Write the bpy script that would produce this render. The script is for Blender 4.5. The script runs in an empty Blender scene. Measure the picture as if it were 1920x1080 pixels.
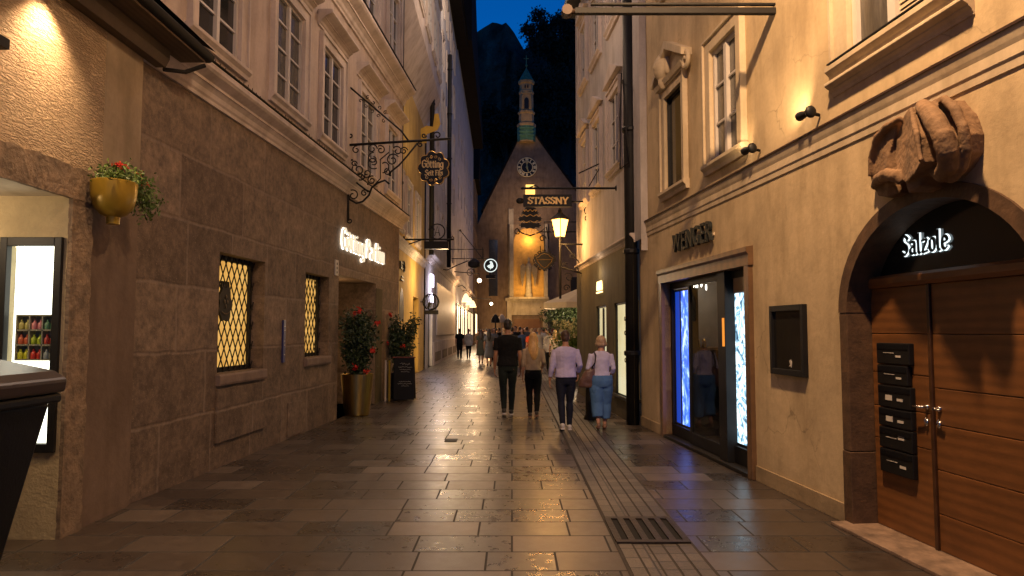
import bpy, bmesh, math, random
from mathutils import Vector, Matrix
random.seed(7)
PI = math.pi
R_ = math.radians
SC = bpy.context.scene
COL = SC.collection

# ------------------------------------------------------------------ camera, world, exposure
F = 1280.0; HZ = 619.0; CH = 1.65
PITCH = math.atan((HZ - 540) / F)
cd = bpy.data.cameras.new('camera'); cam = bpy.data.objects.new('camera', cd); COL.objects.link(cam)
cam.location = (0, 0, CH); cam.rotation_euler = (PI / 2 + PITCH, 0, 0)
cd.sensor_width = 36; cd.lens = 24; cd.clip_start = 0.05; cd.clip_end = 2000
SC.camera = cam
SC.view_settings.view_transform = 'Standard'; SC.view_settings.look = 'None'
SC.view_settings.exposure = 0; SC.view_settings.gamma = 1
wd = bpy.data.worlds.new('World'); SC.world = wd; wd.use_nodes = True
wn = wd.node_tree.nodes; wl = wd.node_tree.links
bg = wn['Background']; sky = wn.new('ShaderNodeTexSky'); sky.sky_type = 'NISHITA'
sky.sun_disc = False; sky.sun_elevation = R_(5.5); sky.sun_rotation = R_(0); sky.ozone_density = 8.5; sky.air_density = 1.0; sky.dust_density = 0
wl.new(sky.outputs[0], bg.inputs[0]); bg.inputs[1].default_value = 0.14
SC.cycles.max_bounces = 6; SC.cycles.sample_clamp_indirect = 4; SC.cycles.use_denoising = True
SC.cycles.transparent_max_bounces = 12

def lamp(kind, name, loc, col, W, size=0.1, target=None, spot=60, blend=0.5):
    d = bpy.data.lights.new(name, kind); d.energy = W; d.color = col
    if kind == 'SUN': d.angle = size
    elif kind == 'AREA': d.size = size
    else: d.shadow_soft_size = size
    if kind == 'SPOT': d.spot_size = R_(spot); d.spot_blend = blend
    o = bpy.data.objects.new(name, d); COL.objects.link(o); o.location = loc
    if target is not None:
        o.rotation_euler = (Vector(target) - Vector(loc)).to_track_quat('-Z', 'Y').to_euler()
    return o
WARM = (1.0, 0.56, 0.24); AMB = (1.0, 0.56, 0.15); SOFT = (1.0, 0.72, 0.45)
# last light of dusk, from the sun below the roofs
lamp('SUN', 'dusk_sun', (0, 60, 60), (0.75, 0.8, 1.0), 0.02, R_(10), target=(0, 0, 53.7))

# ------------------------------------------------------------------ projection helpers: pixel of the 1920 frame -> point on a real plane
def ray(px, py):
    x = (px - 960) / F; y = (540 - py) / F
    return (x, math.cos(PITCH) - y * math.sin(PITCH), math.sin(PITCH) + y * math.cos(PITCH))
def atY(px, py, Y):
    d = ray(px, py); t = Y / d[1]
    return Vector((d[0] * t, Y, CH + d[2] * t))
def gnd(px, py, z=0):
    d = ray(px, py); t = (z - CH) / d[2]
    return Vector((d[0] * t, d[1] * t, z))

class Frame:
    """wall frame: u along the wall away from the camera, n towards the street, z up"""
    def __init__(s, x0, y0, x1, y1):
        s.p = Vector((x0, y0, 0)); s.u = Vector((x1 - x0, y1 - y0, 0)).normalized()
        s.n = Vector((s.u.y, -s.u.x, 0))
        if x0 > 0: s.n = -s.n
    def __call__(s, u, n, z): return s.p + s.u * u + s.n * n + Vector((0, 0, z))
    def uz(s, px, py, off=0.0):
        d = Vector(ray(px, py)); o = s.p + s.n * off
        t = (o - Vector((0, 0, 0))).dot(s.n) / (d.x * s.n.x + d.y * s.n.y)
        P = d * t
        return ((P - s.p).dot(s.u), CH + P.z)
class World:
    def __call__(s, x, y, z): return Vector((x, y, z))
WF = World()
FL = Frame(-3.645, 6.48, -3.26, 12.7)
FN = Frame(-3.60, 5.5, -3.60, 6.5)
FR = Frame(2.885, 5.77, 2.25, 12.0)
FO = Frame(2.16, 12.0, 1.76, 18.2)
FC = Frame(-3.544, 17.6, -4.60, 88.0)

# ------------------------------------------------------------------ mesh collector
class MB:
    def __init__(s, f=WF): s.f = f; s.v = []; s.F = []
    def V(s, u, n, z): s.v.append(s.f(u, n, z)); return len(s.v) - 1
    def box(s, u0, u1, n0, n1, z0, z1):
        i = [s.V(a, b, c) for c in (z0, z1) for b in (n0, n1) for a in (u0, u1)]
        for q in ((0,1,3,2),(4,6,7,5),(0,4,5,1),(2,3,7,6),(0,2,6,4),(1,5,7,3)): s.F.append([i[k] for k in q])
        return s
    def quad(s, *pts): s.F.append([s.V(*p) for p in pts]); return s
    def prism(s, poly, n0, n1):
        a = [s.V(u, n0, z) for u, z in poly]; b = [s.V(u, n1, z) for u, z in poly]; k = len(poly)
        s.F.append(a); s.F.append(b[::-1])
        for i in range(k): s.F.append([a[i], a[(i+1)%k], b[(i+1)%k], b[i]])
        return s
    def profile(s, prof, u0, u1):
        """closed profile of (n,z) run along u"""
        a = [s.V(u0, n, z) for n, z in prof]; b = [s.V(u1, n, z) for n, z in prof]; k = len(prof)
        s.F.append(a); s.F.append(b[::-1])
        for i in range(k): s.F.append([a[i], a[(i+1)%k], b[(i+1)%k], b[i]])
        return s
    def tube(s, pts, r, seg=8, cap=True, flat=None):
        P = [s.f(*p) for p in pts]; n = len(P)
        rr = r if isinstance(r, (list, tuple)) else [r] * n
        T = [(P[min(i+1,n-1)] - P[max(i-1,0)]).normalized() for i in range(n)]
        up = Vector((0,0,1)) if abs(T[0].z) < 0.9 else Vector((0,1,0))
        A = T[0].cross(up).normalized(); rings = []
        for i in range(n):
            A = (A - T[i] * A.dot(T[i]))
            if A.length < 1e-6: A = T[i].orthogonal()
            A.normalize(); B = T[i].cross(A)
            ring = []
            for k in range(seg):
                t = 2*PI*k/seg
                s.v.append(P[i] + (A*math.cos(t) + B*math.sin(t)) * rr[i]); ring.append(len(s.v)-1)
            rings.append(ring)
        for i in range(n-1):
            for k in range(seg): s.F.append([rings[i][k], rings[i][(k+1)%seg], rings[i+1][(k+1)%seg], rings[i+1][k]])
        if cap: s.F.append(rings[0][::-1]); s.F.append(rings[-1])
        return s
    def loft(s, secs, seg=14):
        """secs: (x,y,z,rx,ry) horizontal ellipses"""
        rings = [[s.V(x + rx*math.cos(2*PI*k/seg), y + ry*math.sin(2*PI*k/seg), z) for k in range(seg)] for x, y, z, rx, ry in secs]
        for i in range(len(rings)-1):
            for k in range(seg): s.F.append([rings[i][k], rings[i][(k+1)%seg], rings[i+1][(k+1)%seg], rings[i+1][k]])
        s.F.append(rings[0][::-1]); s.F.append(rings[-1]); return s
    def lathe(s, c, prof, seg=20):
        return s.loft([(c[0], c[1], c[2]+z, r, r) for r, z in prof], seg)
    def ell(s, c, r, seg=12, rings=8, rot=None):
        M = rot if rot is not None else Matrix.Identity(3); base = len(s.v); c = Vector(c)
        pts = []
        for i in range(1, rings):
            t = PI*i/rings
            for k in range(seg):
                a = 2*PI*k/seg
                q = M @ Vector((r[0]*math.sin(t)*math.cos(a), r[1]*math.sin(t)*math.sin(a), r[2]*math.cos(t))) + c
                s.V(*q)
        tp = M @ Vector((0,0,r[2])) + c; bt = M @ Vector((0,0,-r[2])) + c
        a = s.V(*tp); b = s.V(*bt)
        for k in range(seg):
            s.F.append([a, base+k, base+(k+1)%seg]); o = base+(rings-2)*seg
            s.F.append([b, o+(k+1)%seg, o+k])
            for i in range(rings-2):
                p = base+i*seg; s.F.append([p+k, p+seg+k, p+seg+(k+1)%seg, p+(k+1)%seg])
        return s

ORG = {}
def mk(name, mb, mat, off=Vector((0,0,0)), smooth=False, bevel=0, fix=True):
    me = bpy.data.meshes.new(name); me.from_pydata([tuple(v - off) for v in mb.v], [], mb.F); 
    if fix:
        bm = bmesh.new(); bm.from_mesh(me); bmesh.ops.recalc_face_normals(bm, faces=bm.faces); bm.to_mesh(me); bm.free()
    me.update()
    if mat: me.materials.append(mat)
    if smooth:
        for p in me.polygons: p.use_smooth = True
        if smooth == 2: me.set_sharp_from_angle(angle=R_(40))
    o = bpy.data.objects.new(name, me); COL.objects.link(o)
    if bevel:
        b = o.modifiers.new('b', 'BEVEL'); b.width = bevel; b.segments = 2; b.limit_method = 'ANGLE'; b.angle_limit = R_(40)
        b.harden_normals = False
    return o
def tag(o, label, cat, group=None, kind=None):
    if label: o['label'] = label
    if cat: o['category'] = cat
    if group: o['group'] = group
    if kind: o['kind'] = kind
    return o
def thing(name, label, cat, loc, group=None):
    o = bpy.data.objects.new(name, None); COL.objects.link(o); o.location = loc; o.empty_display_size = 0.2
    ORG[o.name] = Vector(loc); return tag(o, label, cat, group)
def part(name, mb, mat, parent, smooth=False, bevel=0, label=None, local=False, fix=True):
    off = Vector((0,0,0)) if local else ORG[parent.name]
    o = mk(name, mb, mat, off, smooth, bevel, fix); o.parent = parent; ORG[o.name] = off if local else ORG[parent.name]
    if label: o['label'] = label
    return o
def solo(name, mb, mat, label, cat, group=None, smooth=False, bevel=0, kind=None):
    xs = [v.x for v in mb.v]; ys = [v.y for v in mb.v]; zs = [v.z for v in mb.v]
    off = Vector(((min(xs)+max(xs))/2, (min(ys)+max(ys))/2, min(zs)))
    o = mk(name, mb, mat, off, smooth, bevel); o.location = off; ORG[o.name] = off
    return tag(o, label, cat, group, kind)
def struct(name, mb, mat, **k):
    o = mk(name, mb, mat, **k); o['kind'] = 'structure'; return o
def copy_tree(o, parent=None, loc=None, rz=None):
    c = o.copy(); COL.objects.link(c); c.parent = parent
    if loc is not None: c.location = loc
    if rz is not None: c.rotation_euler = (0, 0, rz)
    for ch in list(o.children): copy_tree(ch, c)
    return c

# ------------------------------------------------------------------ materials
def nt(name):
    m = bpy.data.materials.new(name); m.use_nodes = True; t = m.node_tree
    return m, t.nodes, t.links, t.nodes['Principled BSDF']
def coords(n, l, scale=(1,1,1), swz=None):
    tc = n.new('ShaderNodeTexCoord'); out = tc.outputs['Object']
    if swz:
        sp = n.new('ShaderNodeSeparateXYZ'); cb = n.new('ShaderNodeCombineXYZ'); l.new(out, sp.inputs[0])
        for i, a in enumerate(swz):
            if a is not None: l.new(sp.outputs[a], cb.inputs[i])
        out = cb.outputs[0]
    mp = n.new('ShaderNodeMapping'); mp.inputs['Scale'].default_value = scale; l.new(out, mp.inputs[0])
    return mp.outputs[0]
def noise(n, l, vec, sc, det=4, rough=.55, dist=0):
    x = n.new('ShaderNodeTexNoise'); x.inputs['Scale'].default_value = sc; x.inputs['Detail'].default_value = det
    x.inputs['Roughness'].default_value = rough; x.inputs['Distortion'].default_value = dist; l.new(vec, x.inputs['Vector']); return x.outputs['Fac']
def ramp(n, l, fac, stops):
    r = n.new('ShaderNodeValToRGB'); l.new(fac, r.inputs[0]); e = r.color_ramp.elements
    while len(e) < len(stops): e.new(0.5)
    for i, (p, c) in enumerate(stops): e[i].position = p; e[i].color = (*c, 1) if len(c) == 3 else c
    return r.outputs[0]
def mixc(n, l, fac, a, b, mode='MIX'):
    m = n.new('ShaderNodeMixRGB'); m.blend_type = mode
    for i, x in ((0, fac), (1, a), (2, b)):
        if isinstance(x, (int, float)): m.inputs[i].default_value = x
        elif isinstance(x, tuple): m.inputs[i].default_value = (*x, 1)
        else: l.new(x, m.inputs[i])
    return m.outputs[0]
def bump(n, l, h, bs, strength, dist=0.01, prev=None, inv=False):
    b = n.new('ShaderNodeBump'); b.invert = inv; b.inputs['Strength'].default_value = strength; b.inputs['Distance'].default_value = dist
    l.new(h, b.inputs['Height'])
    if prev is not None: l.new(prev, b.inputs['Normal'])
    l.new(b.outputs[0], bs.inputs['Normal']); return b.outputs[0]
def mat(name, c, rough=.7, metal=0, var=.25, vs=2.0, bp=0, bs_=30, bd=.01, spec=.5, scale=(1,1,1), c2=None):
    m, n, l, b = nt(name); v = coords(n, l, scale)
    f = noise(n, l, v, vs, 6, .6)
    d = tuple(x*(1-var) for x in c) if c2 is None else c2
    h = tuple(min(1, x*(1+var*.6)) for x in c)
    l.new(ramp(n, l, f, [(.3, d), (.7, h)]), b.inputs['Base Color'])
    b.inputs['Roughness'].default_value = rough; b.inputs['Metallic'].default_value = metal; b.inputs['Specular IOR Level'].default_value = spec
    if bp: bump(n, l, noise(n, l, v, bs_, 5, .6), b, bp, bd)
    return m
def emit(name, c, s):
    m, n, l, b = nt(name); b.inputs['Base Color'].default_value = (*[x*.5 for x in c], 1)
    b.inputs['Emission Color'].default_value = (*c, 1); b.inputs['Emission Strength'].default_value = s; return m
def emit_pattern(name, stops, s, sc=3, dist=2, scale=(1,1,1), kind='noise'):
    m, n, l, b = nt(name); v = coords(n, l, scale)
    if kind == 'noise': f = noise(n, l, v, sc, 6, .65, dist)
    else:
        w = n.new('ShaderNodeTexVoronoi'); w.inputs['Scale'].default_value = sc; l.new(v, w.inputs['Vector']); f = w.outputs['Distance']
    c = ramp(n, l, f, stops); l.new(c, b.inputs['Emission Color']); b.inputs['Emission Strength'].default_value = s
    b.inputs['Base Color'].default_value = (.1,.1,.1,1); b.inputs['Roughness'].default_value = .3; return m
def clear_glass(name, tint=(.9,.95,.95), refl=.12):
    m, n, l, b = nt(name); out = n['Material Output']
    t = n.new('ShaderNodeBsdfTransparent'); t.inputs[0].default_value = (*tint, 1)
    g = n.new('ShaderNodeBsdfGlossy'); g.inputs['Roughness'].default_value = .02
    lw = n.new('ShaderNodeLayerWeight'); lw.inputs[0].default_value = .5
    pw = n.new('ShaderNodeMath'); pw.operation = 'POWER'; l.new(lw.outputs['Facing'], pw.inputs[0]); pw.inputs[1].default_value = 5
    ma = n.new('ShaderNodeMath'); ma.operation = 'MULTIPLY_ADD'; l.new(pw.outputs[0], ma.inputs[0]); ma.inputs[1].default_value = .9; ma.inputs[2].default_value = .05
    mx = n.new('ShaderNodeMixShader'); l.new(ma.outputs[0], mx.inputs[0]); l.new(t.outputs[0], mx.inputs[1]); l.new(g.outputs[0], mx.inputs[2])
    l.new(mx.outputs[0], out.inputs['Surface']); return m

def paving():
    m, n, l, b = nt('granite_paving'); v = coords(n, l)
    wob = n.new('ShaderNodeTexNoise'); wob.inputs['Scale'].default_value = .6; l.new(v, wob.inputs['Vector'])
    br = n.new('ShaderNodeTexBrick'); br.offset = .37; br.offset_frequency = 2; br.squash = .68; br.squash_frequency = 3
    br.inputs['Color1'].default_value = (0,0,0,1); br.inputs['Color2'].default_value = (1,1,1,1); br.inputs['Mortar'].default_value = (.5,.5,.5,1)
    br.inputs['Scale'].default_value = 1; br.inputs['Mortar Size'].default_value = .009; br.inputs['Mortar Smooth'].default_value = .2
    br.inputs['Brick Width'].default_value = .74; br.inputs['Row Height'].default_value = .40
    l.new(v, br.inputs['Vector'])
    sp = noise(n, l, v, 160, 3, .7); big = noise(n, l, v, .8, 4, .6); mid = noise(n, l, v, 9, 5, .6)
    stone = ramp(n, l, br.outputs['Color'], [(0, (.031,.024,.020)), (.4, (.050,.038,.030)), (.85, (.068,.051,.040)), (1, (.115,.09,.072))])
    stone = mixc(n, l, .75, stone, ramp(n, l, sp, [(.3, (.45,.45,.45)), (.7, (1.5,1.5,1.5))]), 'MULTIPLY')
    stone = mixc(n, l, .5, stone, ramp(n, l, big, [(.3, (.55,.52,.5)), (.7, (1.25,1.25,1.25))]), 'MULTIPLY')
    stone = mixc(n, l, .5, stone, ramp(n, l, mid, [(.35, (.6,.6,.6)), (.65, (1.2,1.2,1.2))]), 'MULTIPLY')
    gv = n.new('ShaderNodeTexVoronoi'); gv.inputs['Scale'].default_value = 3.2; l.new(v, gv.inputs['Vector'])
    stone = mixc(n, l, ramp(n, l, gv.outputs['Distance'], [(.055, (.8,.8,.8)), (.075, (0,0,0))]), stone, (.02,.018,.016))
    l.new(mixc(n, l, br.outputs['Fac'], stone, (.012,.010,.008)), b.inputs['Base Color'])
    rg = ramp(n, l, mid, [(.3, (.22,.22,.22)), (.7, (.34,.34,.34))])
    rr = mixc(n, l, br.outputs['Fac'], rg, (.9,.9,.9))
    rr = mixc(n, l, .10, rr, br.outputs['Color'], 'ADD')
    l.new(rr, b.inputs['Roughness']); b.inputs['Specular IOR Level'].default_value = .75
    inv = n.new('ShaderNodeMath'); inv.operation = 'SUBTRACT'; inv.inputs[0].default_value = 1; l.new(br.outputs['Fac'], inv.inputs[1])
    p = bump(n, l, inv.outputs[0], b, 1.0, .008)
    tilt = n.new('ShaderNodeMath'); tilt.operation = 'MULTIPLY'; l.new(br.outputs['Color'], tilt.inputs[0]); tilt.inputs[1].default_value = 1
    p = bump(n, l, noise(n, l, v, 4, 2), b, .12, .01, p)
    p = bump(n, l, noise(n, l, v, 75, 4, .6), b, .28, .0035, p)
    return m
def block_stone(name, c1, c2, mort, w=1.15, h=.62, bscale=26, spk=90, shift=(0,0,0)):
    m, n, l, b = nt(name); v = coords(n, l, (1,1,1), (1, 2, None))
    wv = n.new('ShaderNodeVectorMath'); wv.operation = 'ADD'; l.new(v, wv.inputs[0]); wv.inputs[1].default_value = shift
    dn = n.new('ShaderNodeTexNoise'); dn.inputs['Scale'].default_value = 2.5; l.new(v, dn.inputs['Vector'])
    ds = n.new('ShaderNodeVectorMath'); ds.operation = 'SCALE'; l.new(dn.outputs['Color'], ds.inputs[0]); ds.inputs['Scale'].default_value = .05
    ad = n.new('ShaderNodeVectorMath'); ad.operation = 'ADD'; l.new(wv.outputs[0], ad.inputs[0]); l.new(ds.outputs[0], ad.inputs[1])
    br = n.new('ShaderNodeTexBrick'); br.offset = .42; br.offset_frequency = 2; br.squash = .7; br.squash_frequency = 3
    br.inputs['Color1'].default_value = (0,0,0,1); br.inputs['Color2'].default_value = (1,1,1,1)
    br.inputs['Scale'].default_value = 1; br.inputs['Mortar Size'].default_value = .03; br.inputs['Mortar Smooth'].default_value = .9
    br.inputs['Brick Width'].default_value = w; br.inputs['Row Height'].default_value = h; l.new(ad.outputs[0], br.inputs['Vector'])
    v3 = coords(n, l); a = noise(n, l, v3, 3.5, 8, .7); s = noise(n, l, v3, spk, 2, .5); g = noise(n, l, v3, 14, 5, .7)
    st = ramp(n, l, br.outputs['Color'], [(0, c1), (1, c2)])
    st = mixc(n, l, .8, st, ramp(n, l, a, [(.33, (.52,.52,.52)), (.66, (1.4,1.36,1.3))]), 'MULTIPLY')
    st = mixc(n, l, .6, st, ramp(n, l, g, [(.35, (.65,.65,.65)), (.7, (1.3,1.3,1.3))]), 'MULTIPLY')
    st = mixc(n, l, ramp(n, l, s, [(.66, (0,0,0)), (.74, (1,1,1))]), st, tuple(min(1, x*1.9) for x in c2))
    mm = mixc(n, l, .85, br.outputs['Fac'], ramp(n, l, g, [(.3, (.2,.2,.2)), (.6, (1,1,1))]), 'MULTIPLY')
    l.new(mixc(n, l, mm, st, mort), b.inputs['Base Color']); b.inputs['Roughness'].default_value = .75; b.inputs['Specular IOR Level'].default_value = .35
    p = bump(n, l, g, b, .5, .012); p = bump(n, l, br.outputs['Fac'], b, .6, .009, p, True)
    bump(n, l, noise(n, l, v3, bscale*3, 4), b, .5, .005, p); return m
def plaster(name, c, bp=.25, stain=.3, bs_=12, rough=.85, cracks=False):
    m, n, l, b = nt(name); v = coords(n, l)
    a = noise(n, l, v, 1.3, 6, .6); g = noise(n, l, v, 22, 4, .6); st = noise(n, l, coords(n, l, (1.5,1.5,.35)), 2.2, 5, .6)
    k = ramp(n, l, a, [(.3, tuple(x*(1-stain) for x in c)), (.7, tuple(min(1, x*1.08) for x in c))])
    k = mixc(n, l, .6, k, ramp(n, l, st, [(.33, (.62,.6,.56)), (.55, (1.05,1.05,1.05))]), 'MULTIPLY')
    k = mixc(n, l, .35, k, ramp(n, l, g, [(.3, (.8,.8,.8)), (.7, (1.1,1.1,1.1))]), 'MULTIPLY')
    if cracks:
        dn = n.new('ShaderNodeTexNoise'); dn.inputs['Scale'].default_value = 3; dn.inputs['Detail'].default_value = 6; l.new(v, dn.inputs['Vector'])
        sc_ = n.new('ShaderNodeVectorMath'); sc_.operation = 'SCALE'; sc_.inputs['Scale'].default_value = .45; l.new(dn.outputs['Color'], sc_.inputs[0])
        ad_ = n.new('ShaderNodeVectorMath'); ad_.operation = 'ADD'; l.new(v, ad_.inputs[0]); l.new(sc_.outputs[0], ad_.inputs[1])
        vo = n.new('ShaderNodeTexVoronoi'); vo.feature = 'DISTANCE_TO_EDGE'; vo.inputs['Scale'].default_value = .75; l.new(ad_.outputs[0], vo.inputs['Vector'])
        msk = mixc(n, l, 1.0, ramp(n, l, vo.outputs['Distance'], [(.0, (1,1,1)), (.006, (0,0,0))]), ramp(n, l, noise(n, l, v, .9, 3), [(.5, (0,0,0)), (.62, (.7,.7,.7))]), 'MULTIPLY')
        k = mixc(n, l, msk, k, tuple(x*.35 for x in c))
        pt = ramp(n, l, noise(n, l, coords(n, l, (.7,.7,.9)), 1.1, 2, .4), [(.60, (0,0,0)), (.615, (.22,.22,.22))])
        k = mixc(n, l, pt, k, tuple(min(1, x*1.25) for x in c))
    l.new(k, b.inputs['Base Color']); b.inputs['Roughness'].default_value = rough; b.inputs['Specular IOR Level'].default_value = .25
    p = bump(n, l, noise(n, l, v, bs_, 4, .6), b, bp, .02)
    bump(n, l, noise(n, l, v, 140, 3), b, bp, .003, p); return m
def stucco():
    m, n, l, b = nt('combed_stucco'); v = coords(n, l, (1, .9, 3.4))
    w = noise(n, l, v, 17, 4, .55, .8); f = noise(n, l, coords(n, l), 1.5, 4)
    l.new(ramp(n, l, f, [(.3, (.36,.25,.15)), (.7, (.5,.37,.23))]), b.inputs['Base Color']); b.inputs['Roughness'].default_value = .8
    p = bump(n, l, ramp(n, l, w, [(.38, (0,0,0)), (.6, (1,1,1))]), b, 1.0, .022)
    bump(n, l, noise(n, l, v, 80, 3), b, .4, .003, p); return m
def wood(name, c, swz, sc=(1,1,1), rough=.42):
    m, n, l, b = nt(name); v = coords(n, l, sc, swz)
    w = n.new('ShaderNodeTexWave'); w.wave_type = 'BANDS'; w.bands_direction = 'Y'; w.inputs['Scale'].default_value = 1.6
    w.inputs['Distortion'].default_value = 9; w.inputs['Detail'].default_value = 3; w.inputs['Detail Scale'].default_value = .35; l.new(v, w.inputs['Vector'])
    gr = noise(n, l, v, 14, 6, .7)
    k = ramp(n, l, w.outputs['Fac'], [(.1, tuple(x*.82 for x in c)), (.55, c), (1, tuple(x*1.1 for x in c))])
    k = mixc(n, l, .45, k, ramp(n, l, gr, [(.3, (.6,.6,.6)), (.7, (1.2,1.2,1.2))]), 'MULTIPLY')
    k = mixc(n, l, .5, k, ramp(n, l, noise(n, l, coords(n, l), 1.7, 4, .6), [(.35, (.6,.58,.55)), (.65, (1.15,1.15,1.15))]), 'MULTIPLY')
    l.new(k, b.inputs['Base Color']); b.inputs['Roughness'].default_value = rough
    bump(n, l, gr, b, .15, .002); return m

M = {}
M['paving'] = paving()
M['cobble'] = None
def cobble():
    m, n, l, b = nt('channel_setts'); v = coords(n, l, (1,1,1), (1, 0, None))
    br = n.new('ShaderNodeTexBrick'); br.offset = .43; br.squash = .8; br.squash_frequency = 2
    br.inputs['Color1'].default_value = (0,0,0,1); br.inputs['Color2'].default_value = (1,1,1,1)
    br.inputs['Scale'].default_value = 1; br.inputs['Mortar Size'].default_value = .007; br.inputs['Brick Width'].default_value = .21; br.inputs['Row Height'].default_value = .5
    l.new(v, br.inputs['Vector']); v3 = coords(n, l); g = noise(n, l, v3, 60, 4, .6)
    st = ramp(n, l, br.outputs['Color'], [(0, (.05,.042,.035)), (1, (.10,.085,.07))]); st = mixc(n, l, .7, st, ramp(n, l, g, [(.3, (.5,.5,.5)), (.7, (1.4,1.4,1.4))]), 'MULTIPLY')
    l.new(mixc(n, l, br.outputs['Fac'], st, (.02,.017,.015)), b.inputs['Base Color']); b.inputs['Roughness'].default_value = .5
    inv = n.new('ShaderNodeMath'); inv.operation = 'SUBTRACT'; inv.inputs[0].default_value = 1; l.new(br.outputs['Fac'], inv.inputs[1])
    p = bump(n, l, inv.outputs[0], b, .8, .008); bump(n, l, g, b, .5, .004, p); return m
M['cobble'] = cobble()
M['block'] = block_stone('brown_stone_blocks', (.115,.082,.060), (.20,.148,.108), (.20,.15,.115), 1.5, .72)
M['jamb'] = mat('weathered_jamb_stone', (.20,.14,.09), .85, var=.5, vs=9, bp=.9, bs_=22, bd=.02)
M['stucco'] = stucco()
M['smooth_stucco'] = plaster('smooth_ochre_plaster', (.30,.235,.16))
M['reveal'] = mat('rough_reveal_plaster', (.42,.34,.20), .85, var=.2, vs=4, bp=.7, bs_=28, bd=.012)
M['white'] = plaster('pale_upper_plaster', (.50,.41,.355), .12, .18)
M['trim'] = plaster('pale_moulding_plaster', (.56,.48,.43), .08, .15)
M['cream'] = plaster('cream_plaster', (.54,.415,.25), .3, .24, 7, cracks=True)
M['creamtrim'] = plaster('cream_moulding_plaster', (.55,.45,.31), .1, .15)
M['yellow'] = plaster('ochre_yellow_plaster', (.55,.36,.11), .15, .2)
M['lilac'] = plaster('greyish_white_plaster', (.5,.46,.44), .1, .2)
M['olive'] = plaster('olive_grey_render', (.105,.088,.05), .2, .3)
M['church'] = plaster('brown_church_plaster', (.23,.155,.10), .2, .35)
M['churchtrim'] = plaster('pale_church_stone', (.42,.35,.26), .15, .25)
M['brownstone'] = mat('brown_portal_stone', (.085,.045,.022), .7, var=.45, vs=7, bp=.6, bs_=30, bd=.008)
M['carved'] = mat('carved_sandstone', (.21,.125,.065), .85, var=.5, vs=5, bp=.7, bs_=26, bd=.012)
M['door'] = wood('door_oak', (.17,.068,.019), (1, 2, None), (.5, 2.4, 1), .5)
M['frame_wood'] = wood('shopfront_wood', (.16,.09,.045), (2, 1, None), (1,1,1), .35)
M['window_frame'] = mat('painted_window_frame', (.52,.48,.44), .5, var=.1)
M['dark_window'] = mat('dark_window_glass', (.018,.017,.016), .08, var=.4, vs=.7, spec=.8)
M['curtain'] = mat('curtained_window_glass', (.085,.075,.062), .22, var=.45, vs=5, spec=.7, scale=(3,3,.5))
M['iron'] = mat('wrought_iron', (.010,.009,.009), .6, 0, var=.3, vs=8, spec=.3)
M['black'] = mat('black_paint', (.008,.008,.009), .5, var=.3, vs=5, bp=.1, spec=.3)
M['gold'] = mat('gilded_metal', (.75,.48,.16), .35, .8, var=.3, vs=6)
M['brass'] = mat('brushed_brass', (.52,.38,.13), .3, 1, var=.25, vs=4, scale=(8,8,.6))
M['yellowpot'] = mat('mustard_glaze', (.36,.24,.025), .32, .2, var=.15, vs=4)
M['leaf'] = mat('dark_leaves', (.03,.055,.018), .5, var=.6, vs=14)
M['leaf2'] = mat('bright_leaves', (.10,.17,.03), .5, var=.5, vs=14)
M['red'] = mat('red_petals', (.55,.025,.012), .6, var=.3, vs=9)
M['soil'] = mat('potting_soil', (.02,.014,.01), .95, bp=.6)
M['bin'] = mat('dark_bin_plastic', (.003,.004,.007), .5, var=.3, vs=4, bp=.15, bs_=60, spec=.25)
M['copper'] = mat('green_copper', (.07,.17,.10), .7, var=.45, vs=3)
M['roof'] = mat('dark_roof_slate', (.012,.010,.010), .95, var=.3, spec=.1)
M['rock'] = mat('dark_cliff_rock', (.07,.067,.056), .95, var=.75, vs=.25, bp=1, bs_=.9, bd=.8)
M['night_leaf'] = mat('night_tree_leaves', (.012,.018,.009), .8, var=.4, vs=3)
M['bark'] = mat('bark', (.03,.022,.016), .9, var=.3, bp=.5)
M['wood_eave'] = wood('eave_boards', (.10,.068,.04), (1, 0, None), (1,3,1), .6)
M['chrome'] = mat('polished_steel', (.6,.57,.52), .2, 1, var=.1)
M['paper'] = mat('paper_label', (.55,.52,.47), .7, var=.1)
M['parasol'] = mat('cream_canvas', (.62,.54,.42), .8, var=.15, vs=3)
M['letter'] = mat('dark_letter_metal', (.012,.015,.014), .6, 0, var=.2, spec=.3)
M['interior'] = mat('shop_interior_wall', (.26,.25,.25), .7, var=.25, vs=2)
M['glass'] = clear_glass('clear_shop_glass')
M['smoke_glass'] = mat('smoked_transom_glass', (.014,.018,.017), .12, var=.5, vs=1.2, spec=.8)
M['e_white'] = emit('lit_white_panel', (1, .95, .78), 3.2)
M['e_amber'] = emit_pattern('amber_window_light', [(.25, (.6,.26,.03)), (.55, (1,.54,.12)), (.85, (1,.66,.22))], .8, 1.6, .5)
M['e_halo'] = emit('letter_backlight', (1, .93, .78), 4)
M['e_cool'] = emit('cool_letter_backlight', (.85, .97, 1), 1.5)
M['e_lamp'] = emit('lantern_glow', (1, .43, .09), 8)
M['e_shop'] = emit('far_shop_light', (1, .72, .42), 2.4)
M['e_bulb'] = emit('bulb_light', (1, .8, .55), 14)
M['e_soft'] = emit('soft_ceiling_light', (1, .86, .6), 1.2)

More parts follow.
